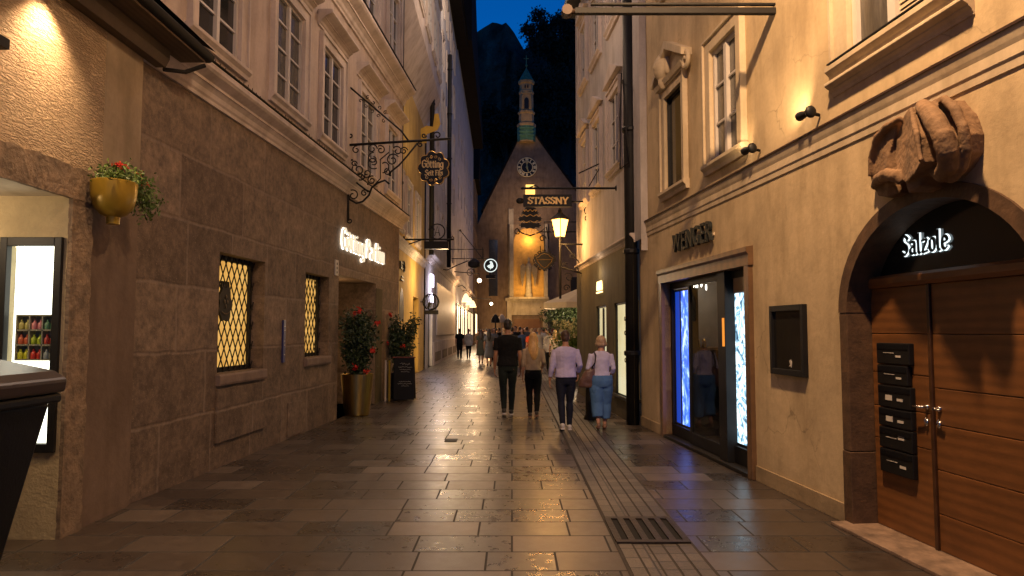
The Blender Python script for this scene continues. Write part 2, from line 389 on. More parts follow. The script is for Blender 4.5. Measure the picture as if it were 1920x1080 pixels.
# ------------------------------------------------------------------ architecture helpers
def wall(mb, u0, u1, z0, z1, holes=(), depth=.2, n=0):
    us = sorted({u0, u1, *[h[0] for h in holes], *[h[1] for h in holes]}); zs = sorted({z0, z1, *[h[2] for h in holes], *[h[3] for h in holes]})
    us = [u for u in us if u0 <= u <= u1]; zs = [z for z in zs if z0 <= z <= z1]
    for a, b in zip(us, us[1:]):
        for c, d in zip(zs, zs[1:]):
            cu, cz = (a+b)/2, (c+d)/2
            if not any(h[0] < cu < h[1] and h[2] < cz < h[3] for h in holes):
                mb.quad((a,n,c),(b,n,c),(b,n,d),(a,n,d))
    for h in holes:
        a, b, c, d = h[:4]; D = h[4] if len(h) > 4 else depth
        mb.quad((a,n,c),(a,n,d),(a,n-D,d),(a,n-D,c)); mb.quad((b,n,c),(b,n,d),(b,n-D,d),(b,n-D,c))
        mb.quad((a,n,d),(b,n,d),(b,n-D,d),(a,n-D,d)); mb.quad((a,n,c),(b,n,c),(b,n-D,c),(a,n-D,c))
    return mb
def window(B, fr, u0, u1, z0, z1, D=.14, cols=2, rows=3, glass='dark_window', fm='window_frame', sur=.14, sill=True, trim='trim', sm=.045):
    """recessed casement: window frame part > surround, pane, sill"""
    f = MB(fr); t = sm; n0, n1 = -D, -D+.05
    f.box(u0,u0+t,n0,n1,z0,z1).box(u1-t,u1,n0,n1,z0,z1).box(u0+t,u1-t,n0,n1,z0,z0+t).box(u0+t,u1-t,n0,n1,z1-t,z1)
    cu = (u0+u1)/2
    for k in range(1, cols):
        c = u0+(u1-u0)*k/cols; w = t*.75 if cols > 1 else t/2
        f.box(c-w, c+w, n0, n1+.012, z0+t, z1-t)
    for k in range(1, rows):
        c = z0+(z1-z0)*k/rows
        f.box(u0+t, u1-t, n0+.006, n1-.012, c-.014, c+.014)
    w = part('window', f, M[fm], B)
    p = MB(fr); p.quad((u0,-D+.012,z0),(u1,-D+.012,z0),(u1,-D+.012,z1),(u0,-D+.012,z1)); part('pane', p, M[glass], w)
    if sur:
        s = MB(fr); g = sur
        s.box(u0-g,u0,-.002,.045,z0-.02,z1+g).box(u1,u1+g,-.002,.045,z0-.02,z1+g).box(u0,u1,-.002,.045,z1,z1+g)
        s.box(u0-g-.03,u0-g,-.002,.075,z0-.02,z1+g+.03).box(u1+g,u1+g+.03,-.002,.075,z0-.02,z1+g+.03).box(u0-g,u1+g,-.002,.075,z1+g,z1+g+.03)
        part('surround', s, M[trim], w)
    if sill:
        s = MB(fr); s.profile([(-.0,z0-.14),(.05,z0-.14),(.06,z0-.09),(.10,z0-.05),(.10,z0-.01),(-.0,z0-.0)], u0-sur-.06, u1+sur+.06)
        part('sill', s, M[trim], w)
    return w
def cornice(fr, u0, u1, z, h, pr, nmin=-.002):
    """stepped moulding, bottom at z"""
    p = [(nmin,z),(pr*.12,z),(pr*.12,z+h*.12),(pr*.2,z+h*.18),(pr*.26,z+h*.32),(pr*.45,z+h*.46),(pr*.5,z+h*.46),(pr*.5,z+h*.55),(pr*.62,z+h*.6),(pr*.9,z+h*.72),(pr,z+h*.8),(pr,z+h*.93),(pr*.94,z+h),(nmin,z+h*1.03)]
    return MB(fr).profile(p, u0, u1)
def ring_pts(c, r, a0, a1, k=16): return [(c[0]+r*math.cos(a0+(a1-a0)*i/k), c[1]+r*math.sin(a0+(a1-a0)*i/k)) for i in range(k+1)]
def spiral(c, r0, r1, a0, turns, k=22):
    return [(c[0]+(r0+(r1-r0)*i/k)*math.cos(a0+2*PI*turns*i/k), c[1]+(r0+(r1-r0)*i/k)*math.sin(a0+2*PI*turns*i/k)) for i in range(k+1)]

# pen-stroke lettering --------------------------------------------
G = {
'o': (.72, [[(.1,.85),(.1,.2),(.35,0),(.6,.2),(.6,.85),(.35,1),(.1,.85)]]),
'a': (.8, [[(.1,.9),(.35,1),(.6,.85),(.6,.1),(.75,0)],[(.6,.6),(.15,.45),(.1,.15),(.3,0),(.6,.15)]]),
'l': (.42, [[(.15,1.6),(.15,.15),(.35,0)]]),
'z': (.75, [[(.05,.95),(.6,.95),(.1,.05),(.65,.05)]]),
'e': (.7, [[(.12,.5),(.6,.65),(.55,.9),(.35,1),(.12,.8),(.12,.2),(.35,0),(.62,.15)]]),
'S': (.9, [[(.8,1.35),(.45,1.6),(.15,1.35),(.2,1.05),(.65,.7),(.7,.3),(.4,0),(.0,.2)]]),
'G': (.98, [[(.85,1.35),(.5,1.6),(.15,1.3),(.1,.4),(.4,0),(.78,.2),(.78,.8),(.45,.8)]]),
't': (.55, [[(.25,1.35),(.25,.15),(.45,0)],[(0,1),(.5,1)]]),
'i': (.42, [[(.15,1),(.15,.15),(.32,0)],[(.13,1.36),(.2,1.3)]]),
'n': (.8, [[(.12,1),(.12,0)],[(.12,.85),(.4,1),(.58,.85),(.58,.1),(.72,0)]]),
'm': (1.2, [[(.12,1),(.12,0)],[(.12,.85),(.38,1),(.54,.85),(.54,0)],[(.54,.85),(.8,1),(.96,.85),(.96,.1),(1.1,0)]]),
'g': (.78, [[(.6,.9),(.35,1),(.1,.8),(.1,.25),(.35,.05),(.6,.2)],[(.6,1),(.6,-.3),(.3,-.5),(.05,-.35)]]),
'P': (.9, [[(.15,1.5),(.15,0)],[(0,1.35),(.4,1.6),(.75,1.35),(.75,1),(.45,.75),(.15,.8)]]),
'r': (.55, [[(.12,1),(.12,0)],[(.12,.8),(.35,1),(.5,.9)]]),
'f': (.52, [[(.55,1.5),(.35,1.6),(.22,1.4),(.22,0)],[(0,1),(.5,1)]]),
'u': (.8, [[(.1,1),(.1,.2),(.3,0),(.55,.15)],[(.58,1),(.58,.1),(.72,0)]]),
's': (.62, [[(.5,.9),(.3,1),(.1,.8),(.45,.5),(.5,.2),(.25,0),(.0,.12)]]),
'F': (.8, [[(.2,1.5),(.2,0)],[(0,1.45),(.75,1.5)],[(.2,.85),(.55,.85)]]),
' ': (.45, []),
}
G['ö'] = (G['o'][0], G['o'][1] + [[(.12,1.36),(.2,1.3)],[(.48,1.36),(.56,1.3)]])
G['ü'] = (G['u'][0], G['u'][1] + [[(.08,1.36),(.16,1.3)],[(.52,1.36),(.6,1.3)]])
RG = {
'S': (.92, [[(.72,1.2),(.72,1.45),(.4,1.55),(.1,1.3),(.2,.95),(.65,.62),(.74,.28),(.42,.0),(.08,.12),(.08,.36)]]),
'T': (1.05, [[(.5,1.5),(.5,0)],[(.02,1.5),(.98,1.5)],[(.02,1.5),(.02,1.22)],[(.98,1.5),(.98,1.22)],[(.3,0),(.7,0)]]),
'A': (1.15, [[(.5,1.55),(1.0,0)],[(.5,1.55),(.08,0)],[(.24,.55),(.82,.55)],[(-.06,0),(.26,0)],[(.82,0),(1.16,0)]]),
'N': (1.25, [[(.15,1.5),(.15,0)],[(.15,1.5),(1.0,0)],[(1.0,0),(1.0,1.5)],[(-.03,0),(.33,0)],[(-.05,1.5),(.2,1.5)],[(.82,1.5),(1.18,1.5)]]),
'Y': (1.1, [[(.5,.7),(.5,0)],[(.1,1.5),(.5,.7)],[(.5,.7),(.95,1.5)],[(-.05,1.5),(.28,1.5)],[(.78,1.5),(1.12,1.5)],[(.32,0),(.7,0)]]),
}
def smooth_line(pts, k=4):
    if len(pts) < 3: return pts
    out = []
    P = [pts[0]] + list(pts) + [pts[-1]]
    for i in range(1, len(P)-2):
        for j in range(k):
            t = j/k; a, b, c, d = P[i-1], P[i], P[i+1], P[i+2]
            out.append(tuple(.5*((2*b[q]) + (-a[q]+c[q])*t + (2*a[q]-5*b[q]+4*c[q]-d[q])*t*t + (-a[q]+3*b[q]-3*c[q]+d[q])*t**3) for q in (0,1)))
    out.append(pts[-1]); return out
def pen(mb, text, org, ex, ez, size, nib=.24, ang=40, thick=.07, n0=0, n1=.02, font=G, grow=0, curve=True, space=0):
    """text along +ex*u direction in a frame (u,n,z): org=(u,z) of baseline start"""
    x = 0; ca, sa = math.cos(R_(ang)), math.sin(R_(ang)); k = 0
    for ch in text:
        w, strokes = font[ch]
        for st in strokes:
            pts = smooth_line(st) if curve else st
            for p, q in zip(pts, pts[1:]):
                d = (q[0]-p[0], q[1]-p[1]); L = math.hypot(*d) or 1; d = (d[0]/L, d[1]/L); nn = (-d[1], d[0])
                hw = abs(nn[0]*ca + nn[1]*sa)*nib/2 + thick/2 + grow; e = hw*.55
                poly = [(p[0]-d[0]*e+nn[0]*hw, p[1]-d[1]*e+nn[1]*hw), (p[0]-d[0]*e-nn[0]*hw, p[1]-d[1]*e-nn[1]*hw), (q[0]+d[0]*e-nn[0]*hw, q[1]+d[1]*e-nn[1]*hw), (q[0]+d[0]*e+nn[0]*hw, q[1]+d[1]*e+nn[1]*hw)]
                k += 1; o = (k % 9) * .0003
                mb.prism([(org[0] + ex*(x+a)*size, org[1] + b*size*ez + 0) for a, b in poly], n0, n1+o)
        x += w + space
    return x*size
def font_mesh(text, size, ext, name):
    c = bpy.data.curves.new('t', 'FONT'); c.body = text; c.size = size; c.extrude = ext; c.offset = size*.006; c.space_character = 1.12; c.resolution_u = 3
    o = bpy.data.objects.new('t', c); COL.objects.link(o); dg = bpy.context.evaluated_depsgraph_get()
    me = bpy.data.meshes.new_from_object(o.evaluated_get(dg)); bpy.data.objects.remove(o); return me
def font_mb(fr, text, u, z, n, h, ext=.02, ex=-1, width=None):
    """Bfont caps text; u start, running along ex*u"""
    me = font_mesh(text, 1, ext, 't'); mb = MB(fr)
    xs = [v.co.x for v in me.vertices]; ys = [v.co.y for v in me.vertices]; W = max(xs)-min(xs); H = max(ys)-min(ys)
    sx = (width/W) if width else h/H
    for v in me.vertices: mb.V(u + ex*(v.co.x-min(xs))*sx, n + v.co.z, z + (v.co.y-min(ys))*h/H)
    for p in me.polygons: mb.F.append(list(p.vertices))
    return mb
def leaves(fr, n, sampler, size, seed=1, jit=.5):
    rnd = random.Random(seed); mb = MB(fr)
    for _ in range(n):
        p = Vector(sampler(rnd)); s = size*(1+jit*(rnd.random()-.5))
        a = Vector((rnd.gauss(0,1), rnd.gauss(0,1), rnd.gauss(0,.7))).normalized(); b = a.orthogonal().normalized()
        b = (Matrix.Rotation(rnd.random()*6.28, 3, a) @ b); c = a.cross(b)*.45
        i = [mb.V(*(p+q)) for q in (-b*s*.5, c*s*.5+b*.05*s, b*s*.5+a*s*.12, -c*s*.5+b*.05*s)]
        mb.F.append(i)
    return mb
class XF:
    """plane across the street at depth Y: u = x, n towards the camera, z up"""
    def __init__(s, Y): s.Y = Y
    def __call__(s, u, n, z): return Vector((u, s.Y - n, z))

# ================================================================== SETTING
g = MB(); 
g.quad((-300,-120,0),(300,-120,0),(300,600,0),(-300,600,0)); struct('ground', g, M['paving'])
# drainage channel of small setts with a cast grate
ch = MB(); cx0, cx1 = .81, 1.38
nrow = 5; wrow = (cx1-cx0)/nrow
for i in range(nrow):
    a = cx0+i*wrow
    for (ya, yb) in ((-3, 5.36), (6.10, 60)): ch.box(a+.008, a+wrow-.008, ya, yb, .0, .010 - .004*(1-abs(i-2)/2))
struct('drainage_channel', ch, M['cobble'])
jb = MB(); jb.quad((cx0-.02,-3,.004),(cx1+.02,-3,.004),(cx1+.02,60,.004),(cx0-.02,60,.004)); struct('channel_bed', jb, mat('dark_joint_sand', (.028,.022,.018), .9, bp=.4))
gr = thing('drain_grate', 'rusty cast iron drain grate with five slots set in the sett channel', 'grate', (1.1,5.73,0))
b = MB(); b.box(cx0,cx1,5.37,5.43,.005,.022).box(cx0,cx1,6.03,6.09,.005,.022)
for i in range(6):
    c = cx0 + .02 + i*(cx1-cx0-.04)/5; b.box(c-.026, c+.026, 5.43, 6.03, .005, .022)
part('grate_bars', b, mat('rusty_cast_iron', (.035,.025,.018), .55, .4, var=.5, vs=20, bp=.5), gr)
b = MB(); b.quad((cx0,5.37,.0065),(cx1,5.37,.0065),(cx1,6.09,.0065),(cx0,6.09,.0065)); part('slot_void', b, mat('void_black', (.002,.002,.002), 1), gr)
# small metal cover in the paving
c = gnd(846, 826)
b = MB(); b.box(c.x-.09, c.x+.09, c.y-.13, c.y+.13, .002, .008)
solo('ground_cover', b, M['iron'], 'small square metal cover set in the paving slabs', 'cover')

# ================================================================== NEAR LEFT BUILDING
B = thing('corner_building', 'near ochre stucco building with stone lintel, lit recess and wooden eaves', 'building', (-3.6,5.5,0))
w = MB(FN); w.quad((-9,0,2.98),(.42,0,2.98),(.42,0,4.62),(-9,0,4.62)); part('stucco_wall', w, M['stucco'], B)
w = MB(FN); w.quad((.42,0,2.98),(1.02,0,2.98),(1.02,0,4.62),(.42,0,4.62))
part('smooth_wall', w, M['smooth_stucco'], B)
w = MB(FN); w.quad((.27,0,0),(1.02,0,0),(1.02,0,2.98),(.27,0,2.98)); part('brown_base_wall', w, plaster('brown_base_plaster', (.17,.12,.088), .3, .35), B)
# stone jamb and lintel, slightly proud, with uneven arris
def rough_strip(fr, rect, n, ax, seg, amp, seed):
    rnd = random.Random(seed); mb = MB(fr); u0,u1,z0,z1 = rect
    pts = []
    for i in range(seg+1):
        t = i/seg
        if ax == 'z': pts.append(((u0+rnd.uniform(-amp,amp)*.3, z0+(z1-z0)*t), (u1+rnd.uniform(-amp,amp), z0+(z1-z0)*t)))
        else: pts.append(((u0+(u1-u0)*t, z0+rnd.uniform(-amp,amp)*.3), (u0+(u1-u0)*t, z1+rnd.uniform(-amp,amp))))
    for a, b in zip(pts, pts[1:]):
        mb.quad((a[0][0],n,a[0][1]),(b[0][0],n,b[0][1]),(b[1][0],n,b[1][1]),(a[1][0],n,a[1][1]))
        mb.quad((a[1][0],n,a[1][1]),(b[1][0],n,b[1][1]),(b[1][0],0,b[1][1]),(a[1][0],0,a[1][1]))
        mb.quad((a[0][0],n,a[0][1]),(b[0][0],n,b[0][1]),(b[0][0],-.004,b[0][1]),(a[0][0],-.004,a[0][1]))
    return mb
part('jamb_stone', rough_strip(FN, (.0,.27,0,2.72), .03, 'z', 46, .012, 3), M['jamb'], B)
part('lintel_stone', rough_strip(FN, (-9,.27,2.72,2.98), .034, 'u', 160, .012, 4), M['jamb'], B)
# recess with a reveal facing the camera
w = MB(XF(5.5)); wall(w, -5.4, -3.6, 0, 2.75, [(-4.09,-3.67,.72,2.36,.11)]); part('reveal_wall', w, M['reveal'], B)
w = MB(FN); w.quad((-9,-1.8,0),(0,-1.8,0),(0,-1.8,2.75),(-9,-1.8,2.75)); part('recess_wall', w, M['reveal'], B)
w = MB(FN); w.box(-9,0,-1.8,-.02,2.74,2.78); part('soffit', w, plaster('white_soffit', (.6,.55,.45), .05, .05), B)
w = MB(FN); w.box(-9,1.02,-5,-.01,4.62,4.66); part('attic_floor', w, M['roof'], B)
w = MB(FN); w.quad((-9,-5,0),(1.0,-5,0),(1.0,-5,4.6),(-9,-5,4.6)); part('rear_wall', w, M['smooth_stucco'], B)
# display cabinet in the reveal
D = part('display_window', MB(XF(5.5)).box(-4.13,-4.07,-.03,.03,.68,2.40).box(-3.69,-3.63,-.03,.03,.68,2.40).box(-4.07,-3.69,-.03,.03,2.33,2.40).box(-4.07,-3.69,-.03,.03,.68,.75), M['black'], B, bevel=.004)
part('light_panel', MB(XF(5.5)).quad((-4.088,-.105,.722),(-3.672,-.105,.722),(-3.672,-.105,2.358),(-4.088,-.105,2.358)), M['e_white'], D)
part('glass_pane', MB(XF(5.5)).quad((-4.07,0,.75),(-3.69,0,.75),(-3.69,0,2.33),(-4.07,0,2.33)), M['glass'], D)
# small shelf rack with bottles, each set its own thing
sx = [-4.01,-3.905,-3.80,-3.69]; szs = [1.41,1.53,1.65,1.77]
sh = MB(XF(5.5))
for z in szs: sh.box(-4.015,-3.685,-.10,-.03,z-.006,z+.006)
for x in sx: sh.box(x-.005,x+.005,-.10,-.03,1.416,1.764)
sh.quad((-4.01,-.101,1.41),(-3.69,-.101,1.41),(-3.69,-.101,1.77),(-4.01,-.101,1.77))
solo('shelf_rack', sh, mat('rack_grey', (.34,.31,.22), .6), 'small nine-compartment shelf rack inside the bright display window', 'shelf')
cols = [('yellow and silver',(.5,.42,.12)),('pink',(.7,.25,.25)),('green and glass',(.15,.3,.16)),('orange red',(.6,.13,.05)),('lime green',(.42,.5,.03)),('red and white',(.6,.06,.04)),('bright yellow',(.65,.6,.02)),('bright red',(.65,.04,.02)),('clear',(.45,.45,.4))]
for i, (nm, c) in enumerate(cols):
    r, q = divmod(i, 3); z = szs[2-r]+.007; xc = sx[q]+.053
    mm = mat('bottle_'+nm.replace(' ','_'), c, .3, var=.2)
    for k in (-1, 1):
        b = MB(XF(5.5)); x = xc+k*.025
        b.lathe((x,-.055,z), [(.02,0),(.022,.01),(.022,.045),(.012,.058),(.008,.062),(.008,.078),(.001,.079)], 10)
        solo('bottle', b, mm, f'{nm} small bottle in the {["top","middle","bottom"][r]} row of the lit rack', 'bottle', f'pair of {nm} bottles on the shelf rack', smooth=2)
# eaves: boards, fascia, gutter
part('eave_boards', MB(FN).box(-9,1.55,-.0,.36,4.47,4.52), M['wood_eave'], B)
part('eave_beam', MB(FN).profile([(0,4.30),(.10,4.30),(.14,4.38),(.14,4.468),(0,4.468)], -9, 1.25), M['wood_eave'], B)
gt = MB(FN)
gp = [(.36+.07*math.cos(a), 4.56+.07*math.sin(a)) for a in [PI+PI*i/8 for i in range(9)]]
gt.profile(gp + [(x*.985+.006, z+.004) for x, z in gp[::-1]], -9, 1.62); part('gutter', gt, M['iron'], B, smooth=2)
part('roof', MB(FN).quad((-9,.45,4.60),(1.6,.45,4.60),(1.6,-4,7.0),(-9,-4,7.0)), M['roof'], B)
part('gutter_bracket', MB(FN).tube([(1.3,.05,4.30),(1.45,.20,4.33),(1.55,.36,4.44)], .022), M['iron'], B)
# wall light under the eaves: its grazing beam shows the combed stucco
t = thing('eave_spotlight', 'downlight fixed under the eaves above the combed stucco', 'lamp', FN(-.42,.17,4.30))
part('housing', MB(FN).lathe((-.42,.17,4.30), [(.03,0),(.045,.02),(.045,.13),(.02,.17)], 12), M['iron'], t)
part('bulb', MB(FN).lathe((-.42,.17,4.292), [(.026,0),(.026,.004)], 12), M['e_bulb'], t)
lamp('SPOT', 'eave_spot_light', FN(-.42,.17,4.27), (1,.63,.33), 210, .03, FN(-.36,-.02,2.6), 100, 1)
lamp('POINT', 'recess_light', FN(-.9,-.9,2.55), SOFT, 38, .2)
t = thing('recess_ceiling_lamp', 'round lamp under the pale soffit of the corner recess', 'lamp', FN(-.9,-.9,2.68)); part('bulb', MB(FN).lathe((-.9,-.9,2.70), [(.08,0),(.08,.03)], 14), M['e_bulb'], t); part('lamp_ring', MB(FN).lathe((-.9,-.9,2.72), [(.1,0),(.1,.02)], 14), M['iron'], t)
uu, zz = FN.uz(5,80,.1); b = MB(FN).box(uu-.08,uu-.03,0,.08,zz-.03,zz+.03).box(uu-.14,uu+.0,.06,.15,zz-.05,zz+.02)
solo('wall_fitting', b, M['iron'], 'small dark fitting at the left edge of the combed stucco wall', 'fitting')

# flower pot on the corner
P = thing('wall_flower_pot', 'mustard half-bowl wall pot with red geraniums on the stucco corner', 'flower pot', FN(.27,.2,2.55))
pc = (.27, .20); zr = 2.92
part('bowl', MB(FN).lathe((pc[0],pc[1],zr-.36), [(.05,-.01),(.055,.05),(.10,.07),(.15,.13),(.175,.22),(.18,.35),(.172,.355),(.155,.27)], 24), M['yellowpot'], P, smooth=2)
part('foliage', leaves(FN, 700, lambda r: (pc[0]+.05+r.gauss(0,.10), pc[1]+r.gauss(0,.08), zr+.05+r.gauss(0,.045)), .045, 5), M['leaf2'], P, fix=False)
part('trailing_foliage', leaves(FN, 800, lambda r: (lambda t: (pc[0]+.16+.26*t+r.gauss(0,.05), pc[1]+.08+r.gauss(0,.06), zr+.04-.20*t+r.gauss(0,.065)))(r.random()), .042, 6), M['leaf2'], P, fix=False)
for (du, dz, nn) in ((-.02,.13,14),(.04,.135,12),(.27,.12,10),(.36,.06,11)):
    part('bloom', leaves(FN, nn*3, lambda r: (pc[0]+du+r.gauss(0,.016), pc[1]+.05+r.gauss(0,.018), zr+dz+r.gauss(0,.012)), .038, int(du*100)+9), M['red'], P, fix=False)

# ================================================================== STONE BUILDING (left)
B = thing('perfume_shop_building', 'pale upper storeys over a brown stone-block shop front with white cornice', 'building', FL(0,0,0))
GH = [(1.75,3.05,1.12,2.60,.24),(4.62,5.78,1.20,2.60,.24),(6.32,9.0,0,2.70,1.3)]
w = MB(FL); wall(w, 0, 11.24, 0, 4.42, GH); part('stone_wall', w, M['block'], B)
for (a,b_,z0,z1) in ((1.72,3.07,.98,1.115),(4.6,5.8,1.06,1.195)):
    part('window_sill', MB(FL).profile([(0,z0),(.05,z0),(.06,z0+.03),(.06,z1-.02),(.05,z1),(-.22,z1),(-.22,z0+.05)], a, b_), mat('sill_stone', (.17,.12,.095), .7, vs=6, var=.3, bp=.4), B, bevel=.006)
part('apron_panel', MB(FL).box(1.72,3.07,0,.035,.30,.945), M['block'], B, bevel=.008); part('apron_panel', MB(FL).box(3.95,4.5,0,.02,.03,.55), M['block'], B, bevel=.008)
# string of the upper storeys
UW = [(-1.3,-.25),(.98,2.02),(3.15,4.22),(5.15,6.2),(7.45,8.6),(9.75,10.75)]
holes = [(a,b_,5.02,6.62,.08) for a,b_ in UW] + [(a,b_,8.45,10.1,.08) for a,b_ in UW]
w = MB(FL); wall(w, -2.2, 11.4, 4.42, 11.4, holes, n=.03); part('upper_wall', w, M['white'], B)
FLu = Frame(-3.645,6.48,-3.26,12.7); FLu.p = FLu.p + FLu.n*.03
for i, (a,b_) in enumerate(UW):
    window(B, FLu, a, b_, 5.02, 6.62, .06, 2, 4, 'curtain' if i % 2 == 0 else 'dark_window', sur=.15)
    window(B, FLu, a, b_, 8.45, 10.1, .06, 2, 3, 'dark_window', sur=.15)
    part('hood_moulding', cornice(FLu, a-.28, b_+.28, 6.86, .26, .26), M['trim'], B)
part('cornice', cornice(FL, -1.0, 11.5, 4.30, .36, .22), M['trim'], B)
part('cornice_flashing', MB(FL).profile([(0,4.675),(.23,4.665),(.235,4.675),(0,4.70)], -1.0, 11.52), M['iron'], B)
part('string_course', cornice(FLu, -2.2, 11.45, 7.62, .42, .34), M['trim'], B)
part('string_flashing', MB(FLu).profile([(0,8.055),(.35,8.045),(.355,8.055),(0,8.08)], -2.2, 11.47), M['iron'], B)
part('end_wall', MB(FL).quad((11.24,0,0),(11.24,-6,0),(11.24,-6,12),(11.24,.03,12)).quad((-2.2,.03,4.42),(-2.2,-6,4.42),(-2.2,-6,12),(-2.2,.03,12)), M['white'], B)
part('roof', MB(FL).quad((-2.2,.5,11.4),(11.5,.5,11.4),(11.5,-6,15),(-2.2,-6,15)), M['roof'], B)
part('eaves_cornice', cornice(FL, -2.2, 11.45, 11.1, .4, .45), M['trim'], B)
part('rear_wall', MB(FL).quad((-2,-6,0),(11.24,-6,0),(11.24,-6,15),(-2,-6,15)), M['white'], B)
# pigeon spikes along the cornice
sp = MB(FL); rnd = random.Random(2)
for i in range(90):
    u = .2 + i*.12; sp.box(u,u+.006,.18,.186,4.68,4.68+rnd.uniform(.03,.07))
part('bird_spikes', sp, M['iron'], B)
# grille windows
def grille(B, u0, u1, z0, z1, step, crest):
    f = MB(FL); n0, n1 = -.24, -.18; t = .06
    f.box(u0,u0+t,n0,n1,z0,z1).box(u1-t,u1,n0,n1,z0,z1).box(u0+t,u1-t,n0,n1,z0,z0+t).box(u0+t,u1-t,n0,n1,z1-t,z1)
    w_ = part('grille_window', f, M['black'], B, bevel=.004)
    part('amber_pane', MB(FL).quad((u0,-.225,z0),(u1,-.225,z0),(u1,-.225,z1),(u0,-.225,z1)), M['e_amber'], w_)
    L = MB(FL); H = z1-z0; Wd = u1-u0; sl = 1.75
    k = -int(H/sl/step)-1
    while k*step < Wd:
        for sgn in (1, -1):
            a = u0 + k*step if sgn == 1 else u1 - k*step
            p = []
            t0 = 0; t1 = H/sl
            if sgn == 1: s0 = max(0, (u0-a)); s1 = min(t1, u1-a)
            else: s0 = max(0, (a-u1)); s1 = min(t1, a-u0)
            if s1-s0 > .02: L.tube([(a+sgn*s0,-.165+.008*sgn,z0+sl*s0),(a+sgn*s1,-.165+.008*sgn,z0+sl*s1)], .009, 6)
        k += 1
    part('lattice', L, M['iron'], w_)
    if crest:
        c = MB(FL); cu, cz = u0+.42, z0+.86
        pts = [(cu+(.17+.02*math.cos(7*a))*math.cos(a), cz+(.22+.025*math.cos(6*a))*math.sin(a)) for a in [2*PI*i/40 for i in range(40)]]
        c.prism(pts, -.15, -.12)
        for q in range(5): c.prism([(cu-.1+q*.045, cz+.2),(cu-.07+q*.045, cz+.2),(cu-.085+q*.045, cz+.29)], -.148, -.125)
        s_ = part('crest_plate', c, M['iron'], w_)
        d = MB(FL)
        for (a, r) in ((0,.05),(1.57,.06),(3.14,.05),(4.71,.06)): d.ell((cu+r*math.cos(a)*.7,-.115,cz+.03+r*math.sin(a)), (.018,.008,.028), 8, 6)
        for q in range(9): d.ell((cu-.10+q*.025,-.115,cz-.10-.03*math.sin(q*.4)), (.008,.005,.012), 6, 5)
        part('crest_relief', d, mat('dull_bronze', (.10,.075,.045), .5, .5), w_)
grille(B, 1.75, 3.05, 1.12, 2.60, .155, True)
grille(B, 4.62, 5.78, 1.20, 2.60, .155, False)
# entrance recess
w = MB(FL); w.quad((6.32,-1.3,0),(9.0,-1.3,0),(9.0,-1.3,2.7),(6.32,-1.3,2.7)); part('entrance_back', w, mat('entrance_wall', (.13,.10,.07), .6), B)
d_ = part('entrance_door', MB(FL).box(7.5,8.7,-1.29,-1.22,0,2.3), M['black'], B, bevel=.01)
part('door_glass', MB(FL).box(7.6,8.6,-1.219,-1.21,.25,2.2), emit_pattern('shop_glow_behind_door', [(.35,(.01,.006,.003)),(.55,(.5,.25,.07)),(.7,(1,.6,.25))], .8, 5, 1.5), d_)
part('wall_pier', MB(FL).box(9.0,9.55,0.001,.012,0,2.6), M['olive'], B)
t = thing('entrance_lamp', 'square glowing lamp box beside the shop entrance behind the shrubs', 'lamp', FL(6.7,-1.1,1.5))
part('lamp_box', MB(FL).box(6.75,7.0,-1.25,-1.0,1.45,1.95), emit('lamp_box_glow', (1,.62,.22), 2.2), t)
part('lamp_frame', MB(FL).box(6.72,7.03,-1.28,-.97,1.40,1.448).box(6.72,7.03,-1.28,-.97,1.952,2.0), M['iron'], t)
lamp('POINT', 'entrance_light', FL(7.6,-.55,2.3), WARM, 9, .15)

# small plates on the stone wall
b = MB(FL).box(6.06,6.24,0,.02,2.66,2.95); t = solo('notice_plate', b, M['paper'], 'small white plate with two dark pictograms beside the entrance', 'sign', bevel=.003)
b = MB(FL)
for z in (2.88,2.80,2.72): b.ell((6.15,.022,z), (.03,.003,.028), 8, 6)
part('pictogram', b, M['black'], t, local=False)
b = MB(FL).box(3.68,3.76,0,.03,1.17,1.80); t = solo('thermometer_strip', b, mat('blue_enamel', (.03,.035,.14), .35, var=.2), 'narrow dark blue enamel strip fixed upright on the stone wall', 'wall strip', bevel=.004)
b = MB(FL)
for z in (1.70,1.64,1.48,1.42,1.28): b.box(3.705,3.735,.0305,.033,z,z+.014)
part('dots', b, M['paper'], t)

# backlit shop name
T = thing('shop_lettering', 'backlit gothic letters spelling the perfumery name on the stone wall', 'sign', FL(6.3,.05,3.2))
b = MB(FL); wd_ = pen(b, 'Götting Parfüm', (6.34, 3.20), 1.15, 1, .245, .12, 35, .03, .05, .075, space=.1)
part('letters', b, emit('lit_letter_face', (1,.90,.68), .62), T)
b = MB(FL); pen(b, 'Götting Parfüm', (6.34, 3.20), 1.15, 1, .245, .12, 35, .03, .02, .03, grow=.004, space=.1)
part('backlight', b, M['e_halo'], T)


# ornate wrought iron bracket sign
Yb = 13.25; XB = XF(Yb); wx = -3.23
def bx(px, py): p = atY(px, py, Yb); return (p.x, 0, p.z)
T = thing('wrought_iron_bracket', 'long ornate wrought iron sign bracket with scrollwork on the pale facade', 'bracket', (wx, Yb, 3.8))
b = MB(XB); zt = bx(740,268)[2]; xe = bx(845,260)[0]
b.tube([bx(653,272), bx(845,260)], .026, 8); b.tube([bx(652,250), bx(652,322)], .024, 8)
b.tube([(x,0,z) for x,z in spiral((bx(657,254)[0], bx(657,254)[2]), .055, .02, PI, .8)], .014, 6)
b.tube([bx(652,362), bx(653,380), bx(653,414)], .022, 8)
for q in (bx(653,414),): b.tube([(q[0]+.03+x,0,q[2]+z) for x,z in spiral((0,0), .05,.02, PI, 1)], .013, 6)
b.tube([bx(783,268), bx(764,292), bx(748,310), bx(733,322), bx(730,330)], .018, 8)
b.tube([bx(652,322), bx(668,342), bx(686,356), bx(694,360)], .018, 8)
